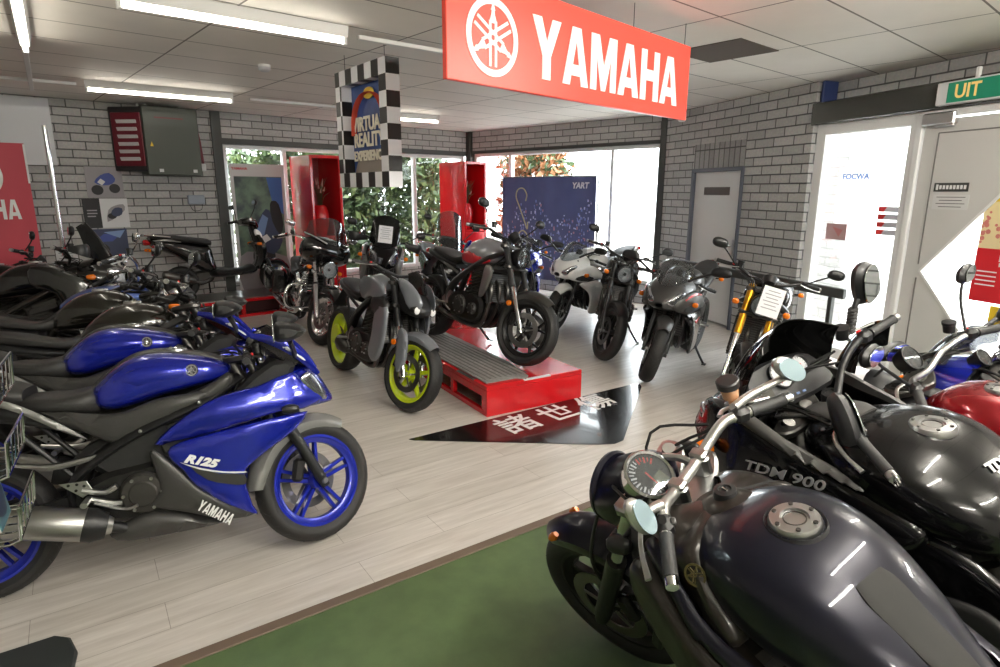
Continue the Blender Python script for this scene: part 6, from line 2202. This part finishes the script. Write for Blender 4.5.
# ceiling and wall fittings
root = empty('smoke_detector', (-2.12, 5.83, CZ))
build('base', G().add(lathe([(0, 0), (.055, 0), (.055, -.02), (0, -.02)], 24, 'z')), M_HOUS, root)
build('sensor_head', G().add(lathe([(.052, -.02), (.052, -.04), (.035, -.055), (0, -.058)], 24, 'z')), mat('detector grey', (200, 202, 206), .4), root)
tag(root, 'round white smoke detector on the ceiling', 'smoke detector')
o = build('ceiling_panel', G().add(box((0, 0, -.003), (.6, .6, .006), 0)), mat('dark ceiling panel', (88, 76, 68), .7))
o.location = (1.78, 5.22, CZ)
o.rotation_euler = (0, 0, math.atan2(.657, .754))
tag(o, 'single dark brown square ceiling panel right of the hanging red sign', 'ceiling panel')
o = build('motion_sensor', G().add(box((-.50, .05, 2.71), (.09, .09, .13), .015)), M_HOUS)
o.matrix_world = F3
tag(o, 'small white sensor box high on brick beside the red sign', 'sensor')

# exit sign
root = empty('exit_sign')
root.matrix_world = F3 @ T(-4.445, .05, 2.48)
build('casing', G().add(box((0, 0, 0), (.60, .06, .175), .006)), WH, root)
build('face', G().add(box((-.045, .032, 0), (.50, .004, .15), 0)), glow('exit green', (16, 106, 78), .25), root)
text('lettering', 'UIT', .145, T(.045, .036, -.002) @ INW, glow('exit lettering', (214, 178, 104), .25), root, .001, .9, .003)
build('bracket', G().add(box((.02, -.02, .13), (.03, .03, .08), .004)), M_HOUS, root)
tag(root, 'green emergency exit sign above the white entrance door', 'exit sign')

# barrier rail in front of the glass
root = empty('barrier_rail')
root.matrix_world = F3
build('rail', G().add(box((-2.15, .16, .755), (2.9, .05, .10), .008)), M_DARK, root)
for x in (-.9, -3.45):
    build('post', G().add(box((x, .16, .352), (.05, .045, .704), .004)), M_DARK, root)
    build('foot', G().add(box((x, .16, .006), (.12, .14, .012), .003)), M_DARK, root)
tag(root, 'dark flat barrier rail in front of the entrance side window', 'rail')

# stickers and sheets on the entrance glass and door
def wsheet(name, x0, x1, z0, z1, y, m, label, cat, t=.003):
    r_ = empty(name)
    r_.matrix_world = F3 @ T((x0 + x1) / 2, y, (z0 + z1) / 2)
    build('sheet', G().add(box((0, 0, 0), (abs(x1 - x0), t, z1 - z0), 0)), m, r_)
    return tag(r_, label, cat)


m, nt, bb = nodes_of('backlit paper')
tl = nt.nodes.new('ShaderNodeBsdfTranslucent')
tl.inputs['Color'].default_value = (.8, .8, .82, 1)
mxs = nt.nodes.new('ShaderNodeMixShader')
mxs.inputs['Fac'].default_value = .6
bb.inputs['Base Color'].default_value = (.8, .8, .8, 1)
nt.links.new(bb.outputs[0], mxs.inputs[1])
nt.links.new(tl.outputs[0], mxs.inputs[2])
nt.links.new(mxs.outputs[0], nt.nodes['Material Output'].inputs['Surface'])
M_TPAPER = m
r_ = wsheet('notice_sheet', -3.13, -3.52, 1.40, 1.95, -.078, M_TPAPER, 'white notice with blue word on the entrance side window', 'notice')
text('lettering', 'FOCWA', .075, T(0, .0025, .18) @ INW, mat('print blue', (70, 120, 200), .6), r_, .0005, 1.1, .002)
r_ = wsheet('window_sticker', -3.05, -3.30, 1.24, 1.40, -.078, mat('faded pink print', (196, 160, 160), .6), 'faded pink sticker low on the entrance side window', 'sticker')
build('print', slab([(-.04, -.05), (.05, .05), (-.08, .02)], .002, .003, 0), mat('faded rose', (200, 130, 130), .6), r_)
for k in range(4):
    z = 1.555 - k * .07
    r_ = wsheet('window_sticker', -3.63, -3.84, z - .024, z + .024, -.078, mat('sticker silver', (196, 196, 206), .5), ['topmost', 'second from top', 'third from top', 'lowest'][k] + ' of four red and silver stickers on the side window', 'sticker')
    build('red_corner', slab([(.105, -.022), (.105, .022), (.02, .022), (.05, -.022)], .002, .003, 0), mat('sticker red', (206, 50, 50), .5), r_)
r_ = wsheet('door_sticker', -4.163, -4.45, 1.715, 1.785, -.037, M_DARK, 'dark oval sticker on the upper panel of the entrance door', 'sticker')
g = G()
for k in range(9):
    g.add(box((.115 - k * .029, .003, 0), (.019, .002, .032 if k else .045), .0))
build('lettering', g, M_WHITE, r_)
r_ = wsheet('notice_sheet', -4.17, -4.47, 1.57, 1.69, -.037, mat('notice grey', (216, 216, 216), .6), 'small pale notice below the oval sticker on the entrance door', 'notice')
g = G()
for k in range(4):
    g.add(box((.0, .002, .04 - k * .026), (.24 - .05 * (k % 2), .002, .005), 0))
build('printed_lines', g, MATS['grey print'] if 'grey print' in MATS else M_GREY, r_)
POSR = mat('poster scarlet', (206, 34, 44), .5)
r_ = wsheet('door_poster', -4.585, -4.93, .86, 1.70, -.062, mat('poster cream', (236, 218, 170), .5), 'red and cream poster with a rider on the entrance door pane', 'poster')
build('red_half', G().add(box((0, .002, -.21), (.345, .003, .42), 0)), POSR, r_)
build('yellow_corner', slab([(-.17, .42), (.1, .42), (.17, .36), (-.17, .36)], .001, .003, 0), MATS['sticker yellow'], r_)
build('rider_print', slab([(-.17, -.30), (-.05, -.30), (-.06, -.22), (-.10, -.15), (-.17, -.17)], .003, .005, 0), BK, r_)
g = G()
for k in range(4):
    g.add(box((.07, .004, -.18 - k * .035), (.15, .002, .010), 0))
g.add(box((-.08, .004, -.07), (.15, .002, .05), 0)).add(box((-.08, .004, -.12), (.14, .002, .03), 0))
build('printed_lines', g, M_WHITE, r_)
g = G()
rn = random.Random(8)
for k in range(26):
    g.add(lathe([(0, .003), (rn.uniform(.008, .02), .003), (0.0, .002)], 8, 'y', (rn.choice((rn.uniform(.11, .16), rn.uniform(-.1, .15))), 0, rn.uniform(.02, .34))))
build('blossom_print', g, mat('blossom rose', (214, 130, 120), .5), r_)
build('headline_print', G().add(box((-.10, .003, .25), (.13, .002, .06), 0)).add(box((-.10, .003, .12), (.13, .002, .05), 0)), mat('headline gold', (190, 150, 60), .5), r_)
r_ = wsheet('door_poster', -4.76, -4.93, .66, .84, -.062, MATS['sticker yellow'], 'yellow sheet below the red poster on the door pane', 'poster')
build('print', slab([(-.05, -.05), (.05, -.02), (.03, .05), (-.04, .03)], .002, .004, 0), mat('print olive', (160, 140, 70), .5), r_)

# pole with a price card at the back of the left row
root = empty('card_stand', (-4.60, 6.42, 0))
build('base', G().add(lathe([(0, .02), (.14, .018), (.15, 0)], 24, 'z')), M_DALU, root)
build('pole', G().add(tube([(0, 0, .01), (0, 0, 2.34)], .022, 12, 1)), M_CHR, root)
c = build('price_card', G().add(box((.06, -.05, 1.0), (.23, .006, .19), 0)), M_PAPER, root)
g = G()
for k in range(5):
    g.add(box((.06, -.054, 1.06 - k * .028), (.17 - .04 * (k % 2), .002, .008), 0))
build('printed_lines', g, mat('grey print', (150, 150, 156), .7), c)
build('card_frame', G().add(tube([(-.06, -.05, .90), (-.06, -.05, 1.10), (.18, -.05, 1.10), (.18, -.05, .90)], .006, 6, 1)).add(tube([(0, 0, .9), (0, -.05, .9)], .006, 6, 1)), M_DALU, c)
tag(root, 'slim chrome pole with a white price card behind the left motorcycle row', 'stand')

# brochure rack at the left edge
root = empty('brochure_rack', (-1.66, 1.86, 0), (0, 0, R(30)))
build('base', G().add(slab([(-.26, -.2), (.0, -.2), (.07, -.17), (.105, -.08), (.11, .03), (.08, .13), (.03, .17), (-.26, .15)], 0, .025, .008, 0, 'xy')), mat('base charcoal', (48, 51, 51), .5), root)
build('post', G().add(tube([(-.2, -.06, .02), (-.2, -.06, 1.25)], .03, 12, 1)), mat('post pale green grey', (168, 176, 170), .4), root)
g = G()
for z in (.62, .84, 1.06):
    for y in (-.17, .13):
        g.add(tube([(-.18, y, z), (.02, y, z - .02), (.05, y, z - .01), (.06, y, z + .10)], .0045, 6, 1))
    g.add(tube([(.05, -.17, z - .01), (.05, .13, z - .01)], .0045, 6, 1)).add(tube([(.06, -.17, z + .10), (.06, .13, z + .10)], .0045, 6, 1)).add(tube([(-.18, -.17, z), (-.18, .13, z)], .0045, 6, 1))
    for k in range(5):
        y = -.17 + .06 * (k + .5)
        g.add(tube([(-.18, y, z), (.02, y, z - .02), (.05, y, z - .01), (.06, y, z + .10)], .003, 5, 1))
build('wire_basket', g, M_CHR, root)
tag(root, 'wire brochure rack on a dark rounded base at the left photo edge', 'rack')
cov = [mat('brochure teal', (70, 110, 120), .35), mat('brochure navy', (34, 46, 74), .35), mat('brochure grey', (140, 150, 156), .35)]
for k, (z, nm) in enumerate(((.66, 'lowest'), (.88, 'middle'), (1.10, 'top'))):
    for j in range(2):
        b_ = empty('brochure')
        b_.matrix_world = T(-1.66, 1.86, z + .0) @ Matrix.Rotation(R(30), 4, 'Z') @ T(.005 - j * .03, -.095 + .015 * j, 0) @ Matrix.Rotation(R(-7), 4, 'Y')
        build('cover', G().add(box((0, 0, .10), (.010, .15, .22), .002)), cov[(k + j) % 3], b_)
        build('pages', G().add(box((-.002, 0, .10), (.007, .153, .223), 0)), WH, b_)
        build('cover_print', slab([(-.05, .03), (.04, .02), (.06, .12), (-.01, .16), (-.06, .1)], .0052, .0062, 0, 3, 'yz'), cov[(k + j + 1) % 3], b_)
        tag(b_, 'brochure in the %s wire basket, %s of its two' % (nm, ['front', 'rear'][j]), 'brochure', 'brochures in the wire rack')
# ================================================================== the machines, where they stand
GL = 'motorcycles parked along the left'
GC = 'motorcycles shown in the middle'
GR = 'motorcycles parked along the right'
r125('nearest blue sports motorcycle in left row with white side lettering', GL, (-2.17, 2.257, 21, 7, 27))
r125('second blue sports motorcycle in left row, behind the nearest one', GL, (-2.65, 2.76, 21, 7, 27))
dk = mat('dark olive black paint', (26, 24, 20), .2, .3, 1.0)
naked('black motorcycle third in left row with bulky dark tank', GL, (-2.98, 3.29, 21, 8, 24), 1.42, tm=dk, twin=True, seed=11)
naked('dark brown-black motorcycle fourth in left row behind the bulky tank', GL, (-3.49, 3.77, 21, 8, 24), 1.44, tm=dk, seed=12)
cruiser('powder blue cruiser motorcycle fifth in left row with chrome bars', (-3.98, 4.36, 21, 8, 20), P_LBLUE, GL, False, False, 13)
adventure('black touring motorcycle sixth in left row with tall screen', (-4.75, 4.80, 21, 8, 20), M_GLOSS, GL, False, 14, False)
naked('black motorcycle farthest back in left row near red banner', GL, (-5.40, 5.25, 21, 8, 20), 1.44, tm=M_GLOSS, seed=15, exm=M_CHR)
scooter('black scooter standing on red framed podium before the rider poster', (SC.x - .30 * .754, SC.y - .30 * .657, math.degrees(sy), 3, 8), M_GLOSS, .264)
cruiser('black touring cruiser with clear windshield and spoked chrome wheels', (-2.79, 8.126, -62, 8, 20), M_GLOSS, GC, True, True, 16)
adventure('black adventure motorcycle with paper sheet on its screen', (-1.775, 8.5, -79, 8, 14), P_BLK, GC, True, 17)
scooter('large black maxi scooter with tall screen behind the yellow-wheeled motorcycle', (-1.17, 9.15, -73, 8, 14), P_BLK, 0, True, 18, GC)

# grey roadster with fluorescent wheels
b = naked('grey roadster motorcycle with fluorescent yellow wheels', GC, (-1.534, 5.704, -55, 8, 16), 1.40, tm=P_GREY, light=None, wm=P_YEL, ws=('s', 5), fen=P_GREY, seed=19, mirror=False, dials=0, fm=M_BLK, sig=False, forks=(M_CHR, M_BLK), ex=((.40, -.14, .30), (.26, -.16, .35)))
for s in (1, -1):
    b.part('headlight', lathe([(0, -.06), (.03, -.05), (.036, 0), (.033, .006), (.028, .0)], 20, 'x', (1.40, s * .085, .80)), M_BLK, True)
    b.part('headlight_lens', lathe([(0, .012), (.02, .009), (.03, .002)], 18, 'x', (1.402, s * .085, .80)), M_LENS, True)
    b.part('radiator_shroud', panel([(1.12, .84), (1.25, .80), (1.26, .62), (1.20, .42), (1.08, .33), (.98, .40), (1.02, .54), (1.04, .70)], lambda x, z: .19, .02, .035, .01, s, 3, .03), P_GREY)
    b.part('tank_wing', panel([(.60, .93), (.78, 1.0), (.98, 1.01), (1.14, .97), (1.20, .90), (1.06, .85), (.9, .84), (.80, .80), (.68, .82)], lambda x, z: float(np.interp(x, [.55, .8, 1.0, 1.2], [.15, .18, .205, .19])), .018, .04, .008, s, 2, .03), P_GREY)
    b.part('dark_intake', panel([(1.0, .86), (1.2, .86), (1.24, .78), (1.1, .70), (.96, .76)], lambda x, z: .19, .02, .035, .02, s, 3, .03), M_BLK)
    b.part('nose_blade', panel([(1.16, 1.0), (1.26, 1.01), (1.36, .95), (1.43, .86), (1.40, .80), (1.33, .80), (1.26, .88)], lambda x, z: float(np.interp(x, [1.15, 1.3, 1.43], [.13, .115, .075])), .014, .03, .01, s, 2, .025), P_GREY, True)
    b.part('fork_guard', panel([(1.27, .62), (1.36, .60), (1.40, .42), (1.36, .30), (1.30, .36)], .115, .012, .02, .02, s, 3, .02), P_GREY, True)
    b.part('fork_reflector', lathe([(0, s * .135), (.022, s * .133), (.024, s * .12)], 16, 'y', (1.25, 0, .52)), M_AMB, True)
    b.part('swingarm_guard', panel([(.14, .40), (.06, .46), (-.06, .40), (-.03, .27), (.08, .30)], .12, .012, .03, .01, s, 3, .03), P_YEL)
b.part('headlamp_nacelle', body([(1.18, .98, .76, .10), (1.28, .96, .74, .11), (1.36, .90, .74, .10), (1.41, .84, .755, .06), (1.43, .81, .77, .03)], 20, 4), M_BLK, True)
screen(b, (1.36, 1.26, .10, .92, .96), (1.22, 1.20, .07, 1.09, 1.06), M_DSMOKE, True)
b.badge(b.root, .98, .208, .93, .025, M_CHR, 0, 0, -1)

# cafe style roadster on the podium
lx, ly = math.cos(R(-52)), math.sin(R(-52))
b = naked('cafe style motorcycle with round headlamp standing on the red podium', GC, (.185 - 1.44 * lx, 4.94 - 1.44 * ly, -52, 8, 16), 1.44, tm=P_SILVT, wm=M_BENG, ws=('v', 5), fen=M_DALU, seed=20, z=.265, mirror=True, fm=M_DALU, forks=(M_CHR, M_BLK), mirh=1.20, sig=False)
for s in (1, -1):
    b.part('tank_stripe', panel([(.60, .86), (.74, .90), (.98, .86), (1.02, .83), (.9, .80), (.68, .80)], lambda x, z: float(np.interp(x, [.55, .7, .85, 1.0], [.135, .172, .180, .14])), .006, .02, .006, s, 3, .03), P_REDP)
    b.part('tank_flash', panel([(.56, .90), (.66, .98), (.74, .99), (.66, .90)], lambda x, z: float(np.interp(x, [.55, .7], [.11, .155])), .006, .02, .006, s, 3, .03), P_BLUE)
    b.part('side_plate', panel([(1.02, .80), (1.12, .76), (1.04, .56), (.96, .52), (.98, .66)], .175, .012, .03, .01, s, 3, .03), M_ALU)
    b.part('fork_reflector', lathe([(0, s * .135), (.022, s * .133), (.024, s * .12)], 16, 'y', (1.29, 0, .50)), M_AMB, True)

sport('white faired sports motorcycle with clear screen before navy banner', GC, (1.60, 8.42, -132, 8, 14), P_WHITE, seed=21)
sport('blue faired sports motorcycle half hidden behind the podium motorcycle', GC, (.42, 9.35, -100, 8, 14), P_BLUE, wm=P_BLUEW, seed=22)
naked('matt black roadster with small round lamp before bright window', GC, (1.432, 7.442, -105, 8, 26), 1.40, tm=P_DGREY, seed=23, mirh=1.17)
sport('black sports motorcycle with red accents before the white inner door', GC, (2.09, 6.54, -122, 8, 20), P_DGREY, wm=M_BENG, accent=P_REDP, seed=24, lowm=M_GLOSS)
b = naked('black roadster with gold fork legs and paper sheet on headlamp', GC, (2.50, 5.62, -122, 8, 18), 1.46, tm=P_BLK, seed=25, forks=(M_CHR, M_GOLD), mirh=1.17)
b.tag_paper((1.48, 0, .97), .15, .21, True, -14)

roadster('dark violet roadster in right foreground with chrome clock and big tank', (1.23, .61, 118, 15.5, 19))
tourer('glossy black half-faired tourer with silver side lettering, second in right row', (1.70, 1.06, 116, 9, 35))
b = naked('deep red tank motorcycle third in right row with silver bars', GR, (2.25, 1.39, 113, 9, 15), 1.44, tm=P_RED, seed=27, barm=M_ALU, light='round', mirh=1.22)
screen(b, (1.40, 1.26, .15, 1.0, 1.04), (1.26, 1.22, .11, 1.2, 1.17), M_DSMOKE, True)
sport('blue and black motorcycle fourth in right row beyond the red tank', GR, (2.74, 1.64, 112, 9, 15), P_BLUE, seed=28, scr=M_CLEAR)
naked('black motorcycle farthest in right row near the entrance door', GR, (3.44, 2.10, 112, 9, 15), 1.44, tm=M_GLOSS, seed=29)
